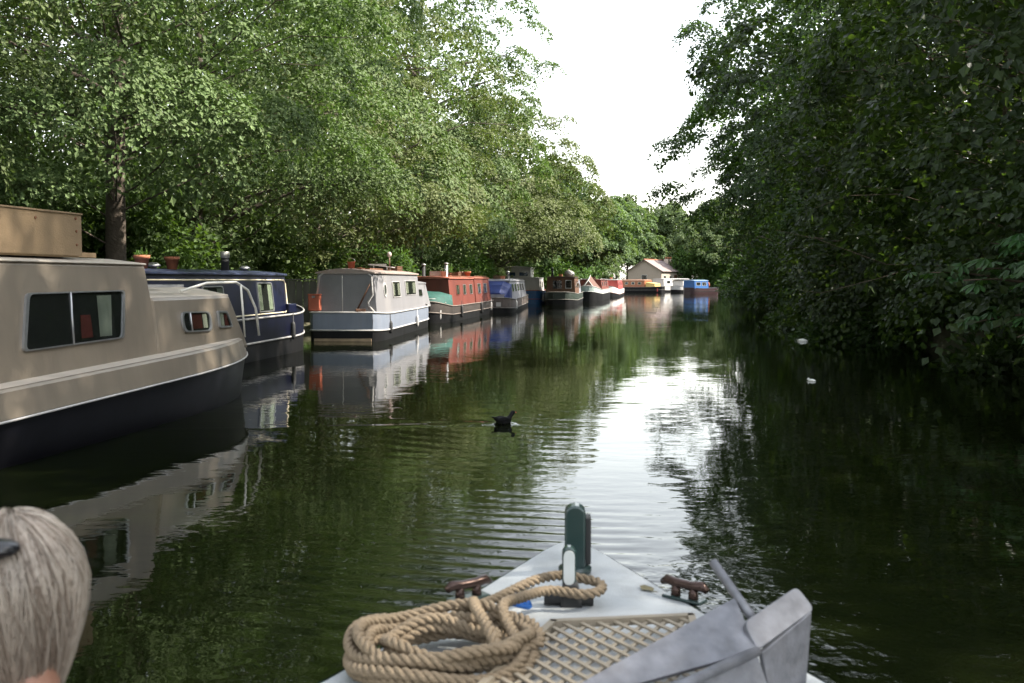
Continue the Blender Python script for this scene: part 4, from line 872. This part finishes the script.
sw.cabin(.8, 3.0, 1.6, .8, .7, white_paint, rubber, .05, .12); sw.win(1.0, 1.7, 1.05, 1.4, alu, .04); sw.win(1.95, 2.7, 1.05, 1.4, alu, .04)
fb = Boat('narrowboat', 'far bright blue boat with dark hull near the right hand trees', 'boat', (20.9, 114.5), (25.0, 118.2), 1.9, mat('maroon_hull', (.03, .012, .014), .5), mat('maroon_hull', (.03, .012, .014)), .3, .62, (1.0, .4), (1.4, .2), .1, .1, rubber)
fb.cabin(.3, 2.9, 1.55, .85, .75, mat('bright_blue_paint', (.02, .09, .26), .5, var=.15), mat('pale_blue_roof', (.2, .3, .45), .5), .06, .05)
fb.win(.6, 1.4, .95, 1.35, white_paint, .04); fb.win(1.7, 2.5, .95, 1.35, white_paint, .04)
e = thing_on(fb, 'life_ring', 'orange and yellow life ring stood up on the far blue boat', 'life ring', .2, 3.4, .6)
MB().tube([(.33 * math.cos(a), 0, .42 + .33 * math.sin(a)) for a in np.linspace(0, 6.283, 19)[:-1]], .09, 8, closed=True).build('ring', orange, e); MB().box((0, 0, .78), (.16, .22, .12)).build('band', mat('yellow_paint', (.6, .42, .14)), e)

# ---------------------------------------------------------------- house at the bend
brickw = mat('pale_brick', (.52, .42, .34), .85, var=.15, scale=5, dirt=.2); render_w = mat('cream_render', (.34, .285, .235), .8, var=.08)
slate = mat('pinkish_slate', (.19, .145, .135), .8, var=.2, scale=5)
def house(label, x, y, rz, W, L_, eave, ridge, wins, name='house'):
    h = empty(name, (x, y, .35), rz, label, 'house')
    MB().add([(-W / 2, 0, 0), (W / 2, 0, 0), (W / 2, 0, eave), (0, 0, ridge), (-W / 2, 0, eave), (-W / 2, L_, 0), (W / 2, L_, 0), (W / 2, L_, eave), (0, L_, ridge), (-W / 2, L_, eave)],
             [(0, 1, 2, 3, 4), (6, 5, 9, 8, 7), (1, 6, 7, 2), (5, 0, 4, 9)]).build('wall', render_w, h)
    for sx in (-1, 1):
        n = Vector((sx * (ridge - eave), 0, W / 2)).normalized(); ov = .25
        p = [Vector((0, -ov, ridge + .02)), Vector((0, L_ + ov, ridge + .02)), Vector((sx * (W / 2 + ov), L_ + ov, eave + .02 - ov * (ridge - eave) / (W / 2))), Vector((sx * (W / 2 + ov), -ov, eave + .02 - ov * (ridge - eave) / (W / 2)))]
        rf = MB().slab(p, n, .08).build('roof', slate, h)
    MB().tube([(0, -.28, ridge + .13), (0, L_ + .28, ridge + .13)], .09, 6).build('ridge_tile', terracotta, h)
    for (side, a, z0, w, hh) in wins:
        if side == 's': P4 = [Vector((W / 2 + .001, a, z0)), Vector((W / 2 + .001, a + w, z0)), Vector((W / 2 + .001, a + w, z0 + hh)), Vector((W / 2 + .001, a, z0 + hh))]; n = (1, 0, 0)
        else: P4 = [Vector((a, -.001, z0)), Vector((a + w, -.001, z0)), Vector((a + w, -.001, z0 + hh)), Vector((a, -.001, z0 + hh))]; n = (0, -1, 0)
        window(h, P4, n, .07, .03, white_paint)
    MB().box((W / 2 + .03, L_ * .86, 1.0), (.06, .9, 2.0)).build('door', wood_dark, h)
    return h
h1 = house('pale cottage with a pinkish slate roof at the bend', 19.2, 144.5, R(-30), 5.2, 6.5, 2.55, 4.1, [('s', .9, .9, .8, 1.0), ('s', 3.2, .9, .8, 1.0), ('e', -.5, 1.0, .9, 1.0)])
h2 = house('lower pale outbuilding with two chimneys right of the cottage', 22.9, 149.9, R(-30), 4.6, 5.5, 2.1, 3.5, [('s', 1.0, .8, .8, .9)], 'outbuilding')
for k in (0, 1):
    c = MB().box((0, .9 + k * 1.3, 3.65), (.7, .6, 1.5)).build('chimney', brickw, h2)
    for q in (-.17, .17): MB().lathe([(.12, 0), (.10, .35), (.08, .35)], (q, .9 + k * 1.3, 4.4), 10).build('chimney_pot', terracotta, c)

# ---------------------------------------------------------------- the viewer's own boat
BX = .17; DZ = .80
deckp = mat('pale_grey_deck_paint', (.34, .355, .36), .5, var=.10, scale=9, bump=.25, bscale=220, dirt=.55, dirtcol=(.22, .22, .21))
dgreen = mat('dark_green_paint', (.010, .026, .024), .3, var=.2, coat=.3)
own = empty('narrowboat', (.045, 0, 0), R(-2.6), 'pale grey pointed bow deck of the boat the picture is taken from', 'boat')
SECT = [(3.02, .012), (2.98, .045), (2.90, .085), (2.78, .135), (2.53, .24), (2.2, .385), (1.93, .51), (1.6, .71), (1.3, .93), (1.0, 1.0), (.3, 1.04), (-2.5, 1.04), (-3.6, .95)]
hl = []; 
for y, w in SECT:
    k = .80 if y > 1 else .93; yy = y - (.35 if y > 2.9 else .2 if y > 2 else 0)
    hl.append([(-w, y, DZ), (-w * (k + 1) / 2, (y + yy) / 2, .35), (-w * k, yy, -.05), (-w * k * .8, yy, -.35), (w * k * .8, yy, -.35), (w * k, yy, -.05), (w * (k + 1) / 2, (y + yy) / 2, .35), (w, y, DZ)])
MB().loft(hl, True, (True, True)).build('hull', dgreen, own)
dk = [(y, w) for y, w in SECT if y >= 1.6]
MB().loft([[(-w * .985, y, DZ), (-w * .5, y, DZ + .018 * (w / .77)), (0, y, DZ + .025 * (w / .77)), (w * .5, y, DZ + .018 * (w / .77)), (w * .985, y, DZ)] for y, w in dk], True).build('foredeck', deckp, own)
MB().add([(-.75, 1.6, DZ), (.75, 1.6, DZ), (.75, 1.6, .1), (-.75, 1.6, .1)], [(0, 1, 2, 3)]).build('bulkhead', deckp, own)
gd = MB()
for sx in (-1, 1): gd.loft([[(sx * w, y, DZ), (sx * w, y, DZ + .03), (sx * (w - .12), y, DZ + .03), (sx * (w - .12), y, .1)] for y, w in SECT if y <= 1.6], False)
gd.build('gunwale', deckp, own)
MB().box((0, -1, .12), (1.7, 5.1, .04)).build('well_floor', grey_timber, own)
for sx in (-1, 1): MB().box((sx * .70, -.4, .30), (.36, 3.4, .32)).build('side_bench', wood_dark, own, .01)
# stem post and mooring post
def plate(cx_, y, z0, z1, w, t, name, m, par):
    pts = [Vector((cx_ - w / 2, y, z0)), Vector((cx_ + w / 2, y, z0))] + [Vector((cx_ + w / 2 * math.cos(a), y, z1 - w / 2 * .8 + w / 2 * .8 * math.sin(a))) for a in np.linspace(0, math.pi, 9)]
    return MB().slab(pts, (0, 1, 0), t).build(name, m, par, .006)
sp_ = plate(.005, 2.64, DZ + .01, .995, .056, .05, 'stem_post', dgreen, own)
MB().box((.040, 2.70, .89), (.018, .05, .13)).build('post_cheek', rubber, sp_, .004)
MB().lathe([(.045, 0), (.045, .012), (.03, .016)], (.005, 2.66, DZ + .012), 14).build('base_plate', dgreen, sp_)
mp_ = MB().loft([[(-.036, 2.36, DZ), (.020, 2.36, DZ), (.020, 2.41, DZ), (-.036, 2.41, DZ)], [(-.030, 2.36, DZ + .07), (.006, 2.36, DZ + .07), (.006, 2.40, DZ + .07), (-.030, 2.40, DZ + .07)]], False, (True, True), True).build('mooring_post', rubber, own, .006)
pp = [Vector((-.0145 + .017 * math.cos(a), 2.365, .94 + .017 * math.sin(a))) for a in np.linspace(0, math.pi, 8)] + [Vector((-.0145 + .017 * math.cos(a), 2.365, .875 + .017 * math.sin(a))) for a in np.linspace(math.pi, 2 * math.pi, 8)]
MB().slab(pp, (0, 1, 0), .03).build('post_blade', dgreen, mp_, .005)
MB().slab([p + Vector((0, -.001, 0)) for p in inset(pp, .006)], (0, -1, 0), .003).build('worn_face', mat('worn_pale_paint', (.45, .47, .46), .35, var=.2), mp_)
MB().tube([(-.075, 2.385, DZ + .025), (.045, 2.385, DZ + .025)], .016, 10).build('cross_pin', rubber, mp_)
brass = mat('worn_chrome', (.05, .03, .024), .25, .7, var=.35, scale=30)
def cleat(x, y, rz):
    c = MB()
    M_ = Matrix.Translation((x, y, DZ + .005)) @ Matrix.Rotation(rz, 4, 'Z')
    def t(*p): return M_ @ Vector(p)
    c.tube([t(-.065, 0, .030), t(-.05, 0, .040), t(-.02, 0, .036), t(.02, 0, .036), t(.05, 0, .040), t(.065, 0, .030)], [.008, .013, .012, .012, .013, .008], 10)
    for q in (-.025, .025): c.tube([t(q, 0, -.01), t(q, 0, .036)], [.014, .010], 10)
    o = c.build('cleat', brass, own)
    MB().box(t(0, 0, .001), (.11, .04, .008), rz).build('cleat_foot', dgreen, o, .003)
cleat(-.265, 2.44, R(38)); cleat(.275, 2.46, R(-38))
# lattice panel lying on the deck
lat = mat('tan_lattice', (.24, .20, .145), .7, var=.15)
lp = empty('lattice_panel', (0, 0, 0), 0, 'tan diamond lattice panel lying on the foredeck beside the rope', 'panel')
PL = [(-.08, 1.74), (.09, 2.14), (.40, 2.18), (.36, 1.74)]; ZL = DZ + .045
def clipline(p, d):
    ts = []
    for i in range(4):
        a = Vector(PL[i]); b2 = Vector(PL[(i + 1) % 4]); e_ = b2 - a; den = d.x * e_.y - d.y * e_.x
        if abs(den) < 1e-9: continue
        t = ((a.x - p.x) * e_.y - (a.y - p.y) * e_.x) / den; u = ((a.x - p.x) * d.y - (a.y - p.y) * d.x) / den
        if 0 <= u <= 1: ts.append(t)
    return (min(ts), max(ts)) if len(ts) >= 2 else None
for fam, ang in enumerate((R(58), R(122))):
    d = Vector((math.cos(ang), math.sin(ang))); nn = Vector((-d.y, d.x))
    for k in range(-24, 25):
        p = Vector((.2, 2.0)) + nn * (k * .034); r_ = clipline(p, d)
        if r_ is None or r_[1] - r_[0] < .03: continue
        a, b2 = p + d * r_[0], p + d * r_[1]; c = (a + b2) / 2
        MB().box((c.x, c.y, ZL + fam * .0045), ((b2 - a).length, .0095, .004), ang).build('slat', lat, lp)
fr = [Vector((x, y, ZL - .004)) for x, y in PL]
for i in range(4):
    a, b2 = fr[i], fr[(i + 1) % 4]; c = (a + b2) / 2; MB().box((c.x, c.y, ZL + .003), ((b2 - a).length + .01, .016, .017), math.atan2(b2.y - a.y, b2.x - a.x)).build('frame_rail', lat, lp)
for x, y in PL: MB().box((x, y, DZ + .025), (.018, .018, .04)).build('foot', lat, lp)
# twisted rope
ropem = mat('hemp_rope', (.20, .15, .095), .85, var=.18, scale=40, bump=.5, bscale=220)
def twist(name, path, r, m, par, step=.008, pitch=.055, n=6):
    P = [Vector(p) for p in path]; d = [0]
    for i in range(1, len(P)): d.append(d[-1] + (P[i] - P[i - 1]).length)
    cnt = int(d[-1] / step); pts = []
    xs = np.interp(np.linspace(0, d[-1], cnt), d, [p.x for p in P]); ys = np.interp(np.linspace(0, d[-1], cnt), d, [p.y for p in P]); zs = np.interp(np.linspace(0, d[-1], cnt), d, [p.z for p in P])
    C = np.stack([xs, ys, zs], 1); T = np.gradient(C, axis=0); T /= np.linalg.norm(T, axis=1, keepdims=True)
    A_ = np.cross(T, np.array([[0, 0, 1.]]) + T[:, [1, 2, 0]] * .02); A_ /= np.linalg.norm(A_, axis=1, keepdims=True); B2 = np.cross(T, A_)
    s_ = np.arange(cnt) * step; mb = MB()
    for k in range(3):
        ph = s_ / pitch * 2 * math.pi + k * 2.0944
        Q = C + (A_ * np.cos(ph)[:, None] + B2 * np.sin(ph)[:, None]) * r * .5
        V = []; 
        for j in range(n):
            a = 2 * math.pi * j / n; V.append(Q + (A_ * math.cos(a) + B2 * math.sin(a)) * r * .56)
        V = np.stack(V, 1).reshape(-1, 3); i = np.arange(cnt - 1)[:, None] * n; j = np.arange(n)[None]
        Fc = np.stack([i + j, i + (j + 1) % n, i + n + (j + 1) % n, i + n + j], -1).reshape(-1, 4)
        mb.add(V.tolist(), Fc.tolist(), True)
    return mb.build(name, m, par)
rg = random.Random(5); path = []; RC_ = (-.14, 1.97)
NL = 9
for k in range(NL * 40):
    a = k / 40 * 2 * math.pi; lay = k / 40
    rr = .165 + .035 * math.sin(lay * 2.4) - .010 * (lay % 3); ex = 1.0 + .07 * math.sin(lay * 3.1 + 1)
    path.append((RC_[0] + .015 * math.sin(lay * 1.7) + rr * ex * math.cos(a + .1 * math.sin(lay * 5)), RC_[1] + .02 * math.cos(lay * 2.3) + rr * .86 * math.sin(a), DZ + .034 + lay * .0062 + .010 * math.sin(3 * a + lay * 2)))
re_ = empty('mooring_rope', (0, 0, 0), 0, 'coil of tan twisted mooring rope on the foredeck', 'rope')
twist('coil', path, .0125, ropem, re_)
tail = [path[-1], (-.02, 2.10, DZ + .098), (.02, 2.22, DZ + .08), (.09, 2.335, DZ + .06), (.17, 2.332, DZ + .052), (.213, 2.36, DZ + .052), (.216, 2.41, DZ + .055), (.17, 2.433, DZ + .06), (.12, 2.425, DZ + .07), (.05, 2.36, DZ + .075), (-.05, 2.24, DZ + .065), (-.12, 2.12, DZ + .08)]
def smooth(p, n=10):
    p = [Vector(q) for q in p]; out = []
    for i in range(len(p) - 1):
        a, b2, c, d = p[max(i - 1, 0)], p[i], p[i + 1], p[min(i + 2, len(p) - 1)]
        for k in range(n):
            t = k / n; out.append(.5 * ((2 * b2) + (c - a) * t + (2 * a - 5 * b2 + 4 * c - d) * t * t + (3 * b2 - a - 3 * c + d) * t ** 3))
    return out + [p[-1]]
twist('post_hitch', smooth(tail), .0125, ropem, re_)
twist('overhand_turn', smooth([(-.02, 1.88, DZ + .06), (-.045, 1.95, DZ + .10), (-.075, 2.05, DZ + .112), (-.085, 2.13, DZ + .10), (-.10, 2.22, DZ + .05)]), .0125, ropem, re_)
bluer = mat('blue_plastic', (.02, .13, .45), .4)
bt = empty('blue_cord', (.005, 2.31, DZ + .03), 0, 'small scrap of bright blue cord beside the mooring post', 'cord')
MB().tube(smooth([(-.03, .0, 0), (-.01, .02, .012), (.02, .01, .016), (.035, -.01, .004), (.01, -.02, .012), (-.02, -.01, .018)]), .008, 7).build('loop', bluer, bt)
# galvanised anchor
galv = mat('galvanised_steel', (.150, .153, .170), .55, .4, var=.35, scale=26, bump=.1, bscale=120, dirt=.3, dirtcol=(.22, .21, .21))
an = empty('anchor', (0, 0, 0), 0, 'galvanised steel folding anchor lying on the right of the foredeck', 'anchor')
def pl(pts, t, name, par, rnd=0):
    P = [at(*p) for p in pts]; n = (P[1] - P[0]).cross(P[2] - P[0]).normalized(); n = n if n.z > 0 else -n
    # keep the polygon planar
    P = [q - n * (q - P[0]).dot(n) for q in P]
    if rnd: P = rounded(P, rnd, 5)
    return MB().slab(P, -n, t).build(name, galv, par, .002), n
fl, n_ = pl([(520, 716, 1.60), (735, 597, 1.92), (758, 650, 1.80)], .010, 'fluke', an)
pl([(744, 622, 1.84), (797, 586, 1.95), (815, 609, 1.92), (758, 650, 1.80)], .012, 'palm', an, .016)
MB().tube([at(713, 562, 1.99), at(762, 632, 1.86)], .0095, 12).build('stock', galv, an)
pl([(560, 722, 1.58), (757, 653, 1.80), (770, 690, 1.79)], .010, 'fluke', an)
pl([(762, 653, 1.81), (812, 612, 1.91), (806, 690, 1.90), (775, 700, 1.82)], .010, 'crown_web', an)
MB().tube([at(757, 651, 1.81), at(640, 705, 1.60)], .010, 8).build('shank', galv, an)

# ---------------------------------------------------------------- passenger
skin = mat('skin', (.26, .13, .085), .5, var=.1); coat_m = mat('navy_wool', (.03, .032, .05), .9, var=.2); trou = mat('dark_denim', (.035, .045, .07), .9)
hairm = mat('ash_blonde_hair', (.19, .16, .135), .45, var=.12, scale=9, spec=.4)
pe = empty('person', (-.52, 1.0, .46), 0, 'person with pale grey blonde bob and black hair clip, seen from behind, seated', 'person')
O = Vector((.52, -1.0, -.46))
def skinned(name, V, E_, rad, m, root=0, sub=2):
    me = bpy.data.meshes.new(name); me.from_pydata([Vector(v) + O for v in V], E_, []); o = link_mesh(name, me, m, pe)
    md = o.modifiers.new('skin', 'SKIN'); md.use_smooth_shade = True
    if not me.skin_vertices: 
        bm = bmesh.new(); bm.from_mesh(me); bm.verts.layers.skin.verify(); bm.to_mesh(me); bm.free()
    for i, r_ in enumerate(rad):
        me.skin_vertices[0].data[i].radius = r_ if isinstance(r_, tuple) else (r_, r_); me.skin_vertices[0].data[i].use_root = (i == root)
    s_ = o.modifiers.new('sub', 'SUBSURF'); s_.levels = sub; s_.render_levels = sub; return o
HC = Vector((-.664, 1.30, 1.186))
V = [(-.52, .98, .56), (-.53, 1.02, .74), (-.57, 1.10, .93), (-.63, 1.25, 1.03), (-.65, 1.29, 1.10), (-.66, 1.295, 1.18), (-.66, 1.305, 1.225), (-.66, 1.375, 1.175),
     (-.73, 1.12, .94), (-.82, 1.2, .72), (-.72, 1.38, .62), (-.70, 1.44, .60), (-.41, 1.12, .95), (-.33, 1.2, .73), (-.40, 1.36, .62), (-.41, 1.42, .60),
     (-.60, 1.0, .53), (-.60, 1.38, .56), (-.60, 1.42, .22), (-.60, 1.52, .17), (-.44, 1.0, .53), (-.42, 1.36, .56), (-.42, 1.42, .22), (-.42, 1.52, .17)]
E2 = [(0, 1), (1, 2), (2, 3), (3, 4), (4, 5), (5, 6), (5, 7), (2, 8), (8, 9), (9, 10), (10, 11), (2, 12), (12, 13), (13, 14), (14, 15), (0, 16), (16, 17), (17, 18), (18, 19), (0, 20), (20, 21), (21, 22), (22, 23)]
rad = [.13, .12, .12, .05, .05, .066, .055, .02, .06, .045, .036, .03, .06, .045, .036, .03, .085, .06, .045, .035, .085, .06, .045, .035]
skinned('body', V, E2, rad, skin)
for hand, sx in ((11, -1), (15, 1)):
    h0 = Vector(V[hand]); pv = []; 
    for f in range(4): pv += [[h0 + Vector(((f - 1.5) * .020, .01, 0)), h0 + Vector(((f - 1.5) * .022, .055 - abs(f - 1.5) * .006, .004)), h0 + Vector(((f - 1.5) * .022, .085 - abs(f - 1.5) * .008, -.018))]]
    pv += [[h0 + Vector((-sx * .03, -.01, 0)), h0 + Vector((-sx * .052, .02, -.002)), h0 + Vector((-sx * .05, .045, -.012))]]
    fm_ = MB()
    for q in pv: fm_.tube([p + O for p in q], [.011, .0095, .006], 8)
    fm_.build('fingers', skin, pe)
skinned('jacket', V[:3] + [(-.605, 1.19, .99)] + [V[8], V[9], V[10], V[12], V[13], V[14]], [(0, 1), (1, 2), (2, 3), (2, 4), (4, 5), (5, 6), (2, 7), (7, 8), (8, 9)], [.15, .145, .145, .075, .078, .06, .05, .078, .06, .05], coat_m)
skinned('trousers', [V[0]] + V[16:19] + V[20:23], [(0, 1), (1, 2), (2, 3), (0, 4), (4, 5), (5, 6)], [.145, .10, .075, .06, .10, .075, .06], trou)
for sx, c in ((-1, V[19]), (1, V[23])): MB().ell(Vector(c) + O + Vector((0, -.02, -.005)), (.048, .125, .045), 12, 8).build('shoe', rubber, pe)
# hair: solid cap and combed strands
H = HC + O
def hp(u, v, k=1.0):
    """u azimuth (0 = right, 90 = front), v polar from the crown"""
    bulge = 1 + .05 * math.sin(v * 1.4)
    return H + Vector((math.cos(u) * math.sin(v) * .078 * k * bulge, math.sin(u) * math.sin(v) * .092 * k * bulge, math.cos(v) * .098 * k))
def hang(u, v, k=1.0):
    if v <= 1.6: return hp(u, v, k)
    q = hp(u, 1.6, k); f = 1 - .20 * (v - 1.6) ** 1.6; return Vector((H.x + (q.x - H.x) * f, H.y + (q.y - H.y) * f, q.z - (v - 1.6) * .10))
cap_v = []
for i in range(13):
    for j in range(28):
        u = 2 * math.pi * j / 28; vm = 2.6 if math.sin(u) < .5 else 1.05
        cap_v.append(hang(u, vm * i / 12, .96))
cf = [(i * 28 + j, i * 28 + (j + 1) % 28, (i + 1) * 28 + (j + 1) % 28, (i + 1) * 28 + j) for i in range(12) for j in range(28)]
hair = MB().add(cap_v, cf, True).build('hair', hairm, pe)
rg = np.random.default_rng(3); mb = MB()
light = mat('pale_hair_strands', (.34, .29, .24), .32, var=.12, scale=14, spec=.5); dark = mat('dark_hair_strands', (.20, .155, .12), .4, var=.12, scale=14)  # paler and darker hair tones, mixed at random over the head
st = {0: MB(), 1: MB()}
for k in range(3200):
    u0 = rg.uniform(0, 2 * math.pi); v0 = abs(rg.normal(0, .35)) + .05; swirl = rg.normal(.25, .35); lift = rg.uniform(.97, 1.07) if k % 12 else rg.uniform(1.04, 1.12); end = rg.uniform(2.0, 2.95) if math.sin(u0) < .5 else rg.uniform(.8, 1.15)
    pts = []; ph = rg.uniform(0, 6)
    for i in range(8):
        t = i / 7; v = v0 + (end - v0) * t; u = u0 + swirl * t + .05 * math.sin(t * 5 + ph); p = hang(u, v, lift + .03 * math.sin(t * 3.1 + ph * .3))
        pts.append(p)
    st[int(rg.random() < .3)].tube(pts, [.0008, .0012, .0013, .0013, .0012, .0010, .0008, .0003], 3, cap=False)
tag(st[0].build('strands', light, hair), kind='stuff'); tag(st[1].build('strands', dark, hair), kind='stuff')
cl = empty('hair_clip', (0, 0, 0)); cl.parent = pe
bpy.data.objects.remove(cl)
cp = hp(R(-80), .75, 1.08)
MB().ell(cp, (.036, .028, .013), 14, 8).build('hair_clip', mat('black_plastic', (.01, .01, .012), .2), pe)

# ---------------------------------------------------------------- moorhen and litter
bk = mat('black_feathers', (.006, .006, .006), .7, var=.3, scale=60, bump=.4, bscale=150, spec=.15)
mh = empty('moorhen', (DUCK[0], DUCK[1], 0), R(-62), 'small black moorhen swimming in mid canal, leaving a wake', 'bird')
secs = []
for y, w, zt, zb2 in ((-.125, .006, .080, .070), (-.105, .022, .088, .048), (-.07, .045, .086, .0), (-.02, .058, .085, -.03), (.03, .054, .080, -.03), (.062, .042, .088, -.01), (.076, .038, .106, .02), (.084, .035, .120, .045), (.092, .032, .134, .070), (.104, .032, .146, .086), (.120, .026, .146, .096), (.136, .012, .136, .108)):
    zc = (zt + zb2) / 2; secs.append([(w * math.cos(a), y, zc + (zt - zb2) / 2 * math.sin(a)) for a in np.linspace(0, 2 * math.pi, 13)[:-1]])
MB().loft(secs, True, (True, True), True).build('body', bk, mh)
MB().tube([(0, .132, .126), (0, .150, .121), (0, .160, .117)], [.008, .006, .002], 8).build('bill', mat('red_bill', (.45, .06, .03), .4), mh)
MB().loft([[(-.022, -.09, .085), (.022, -.09, .085), (.018, -.09, .055), (-.018, -.09, .055)], [(-.012, -.15, .092), (.012, -.15, .092), (.010, -.15, .082), (-.010, -.15, .082)]], True, (True, True), True).build('tail', bk, mh)
for sx in (-1, 1): MB().ell((sx * .045, -.03, .058), (.016, .075, .03), 10, 7).build('wing', bk, mh)
wl_ = mat('white_plastic', (.75, .74, .70), .5)
def litter(x, y, r, label):
    e = empty('floating_litter', (x, y, 0), .4, label, 'litter'); s_ = []
    for k, (yy, w, h_) in enumerate(((-1, .1, .1), (-.7, .6, .35), (0, .8, .55), (.6, .6, .4), (1, .15, .12))): s_.append([(w * r * .6 * math.cos(a) * (1 + .15 * math.sin(3 * a + k)), yy * r, h_ * r * .6 * math.sin(a) + .01) for a in np.linspace(0, 2 * math.pi, 11)[:-1]])
    MB().loft(s_, True, (True, True), True).build('bag', wl_, e); MB().tube([(0, r * .9, .02), (.02, r * 1.15, .035), (-.01, r * 1.3, .015)], [.02, .015, .006], 6).build('knot', wl_, e)
litter(7.6, 26.0, .19, 'white plastic litter floating against the dark bush on the right'); litter(4.75, 15.7, .085, 'tiny white litter floating in open water on the right')

# ---------------------------------------------------------------- horse chestnut leaves on the low right bough
lb = MB()
def leaflet(d, Ln, w, drop):
    s_ = d.cross(Vector((0, 0, 1))).normalized(); p = []
    for t, k in ((.06, .08), (.35, .55), (.68, 1.0), (.86, .75), (1, 0)):
        c = d * (t * Ln) + Vector((0, 0, -drop * t * t * Ln)); p.append((c - s_ * w * k + Vector((0, 0, .012)), c, c + s_ * w * k + Vector((0, 0, .012))))
    return p
pm = MB()
for k in range(7):
    a = R(-105 + 35 * k); d = Vector((math.sin(a), math.cos(a), 0)); q = leaflet(d, .17 + .07 * math.cos(a * .8), .040, .45)
    V_ = [x for r3 in q for x in r3]; pm.add(V_, [(i * 3 + j, i * 3 + j + 1, i * 3 + j + 4, i * 3 + j + 3) for i in range(4) for j in range(2)])
leafme = pm.mesh('leaf'); leafme.materials.append(leaf_chestnut)
ht = empty('chestnut_bough', (9.7, 14.8, .95), 0, 'bright green horse chestnut sapling with broad fingered leaves low on the right bank', 'tree')
rg = random.Random(12); bm_ = MB()
for k in range(13):
    a = R(158 + k * 6 + rg.uniform(-8, 8)); Lb = rg.uniform(1.8, 4.2); zt = rg.uniform(-.3, 1.3)
    e1 = Vector((math.cos(a) * Lb, math.sin(a) * Lb * .9, zt)); m1 = Vector((math.cos(a) * Lb * .5, math.sin(a) * Lb * .45, zt * .6 + .45))
    bz = [Vector((0, 0, -.6)) * (1 - t) ** 2 + m1 * 2 * t * (1 - t) + e1 * t * t for t in np.linspace(0, 1, 8)]
    bm_.tube(bz, [.05 * (1 - .85 * i / 7) for i in range(8)], 6)
    for j in range(14):
        t = rg.uniform(.4, 1); p = Vector((0, 0, -.6)) * (1 - t) ** 2 + m1 * 2 * t * (1 - t) + e1 * t * t
        o = link_mesh('leaf', leafme, None, ht); o.location = p + Vector((rg.uniform(-.3, .3), rg.uniform(-.3, .3), rg.uniform(-.12, .18)))
        o.rotation_euler = (rg.uniform(-.5, .3), rg.uniform(-.4, .4), math.atan2(e1.y, e1.x) - math.pi / 2 + rg.uniform(-1, 1)); o.scale = [rg.uniform(.7, 1.25)] * 3
bm_.build('branch', bark_pale, ht)

# ---------------------------------------------------------------- leaves blown onto the foredeck
dry = mat('dry_leaf', (.14, .12, .06), .8, var=.3, scale=60)
for k, (x, y, rz, lb_) in enumerate(((.36, 2.50, .6, 'dry leaf lying on the grey foredeck nearest the right cleat'), (.04, 2.52, 2.1, 'dry leaf lying on the grey foredeck left of the stem post'))):
    e = empty('fallen_leaf', (x, y, DZ + .004), rz, lb_, 'leaf')
    MB().add([(0, 0, .002), (.012, .008, .005), (.018, .024, .004), (.008, .042, .007), (0, .052, .003), (-.008, .042, .007), (-.017, .022, .003), (-.010, .008, .006), (0, .025, .001)], [(0, 1, 8), (1, 2, 8), (2, 3, 8), (3, 4, 8), (4, 5, 8), (5, 6, 8), (6, 7, 8), (7, 0, 8)], True).build('blade', dry, e)
    MB().tube([(0, .002, .002), (.002, -.016, .004)], .0012, 5).build('stalk', dry, e)
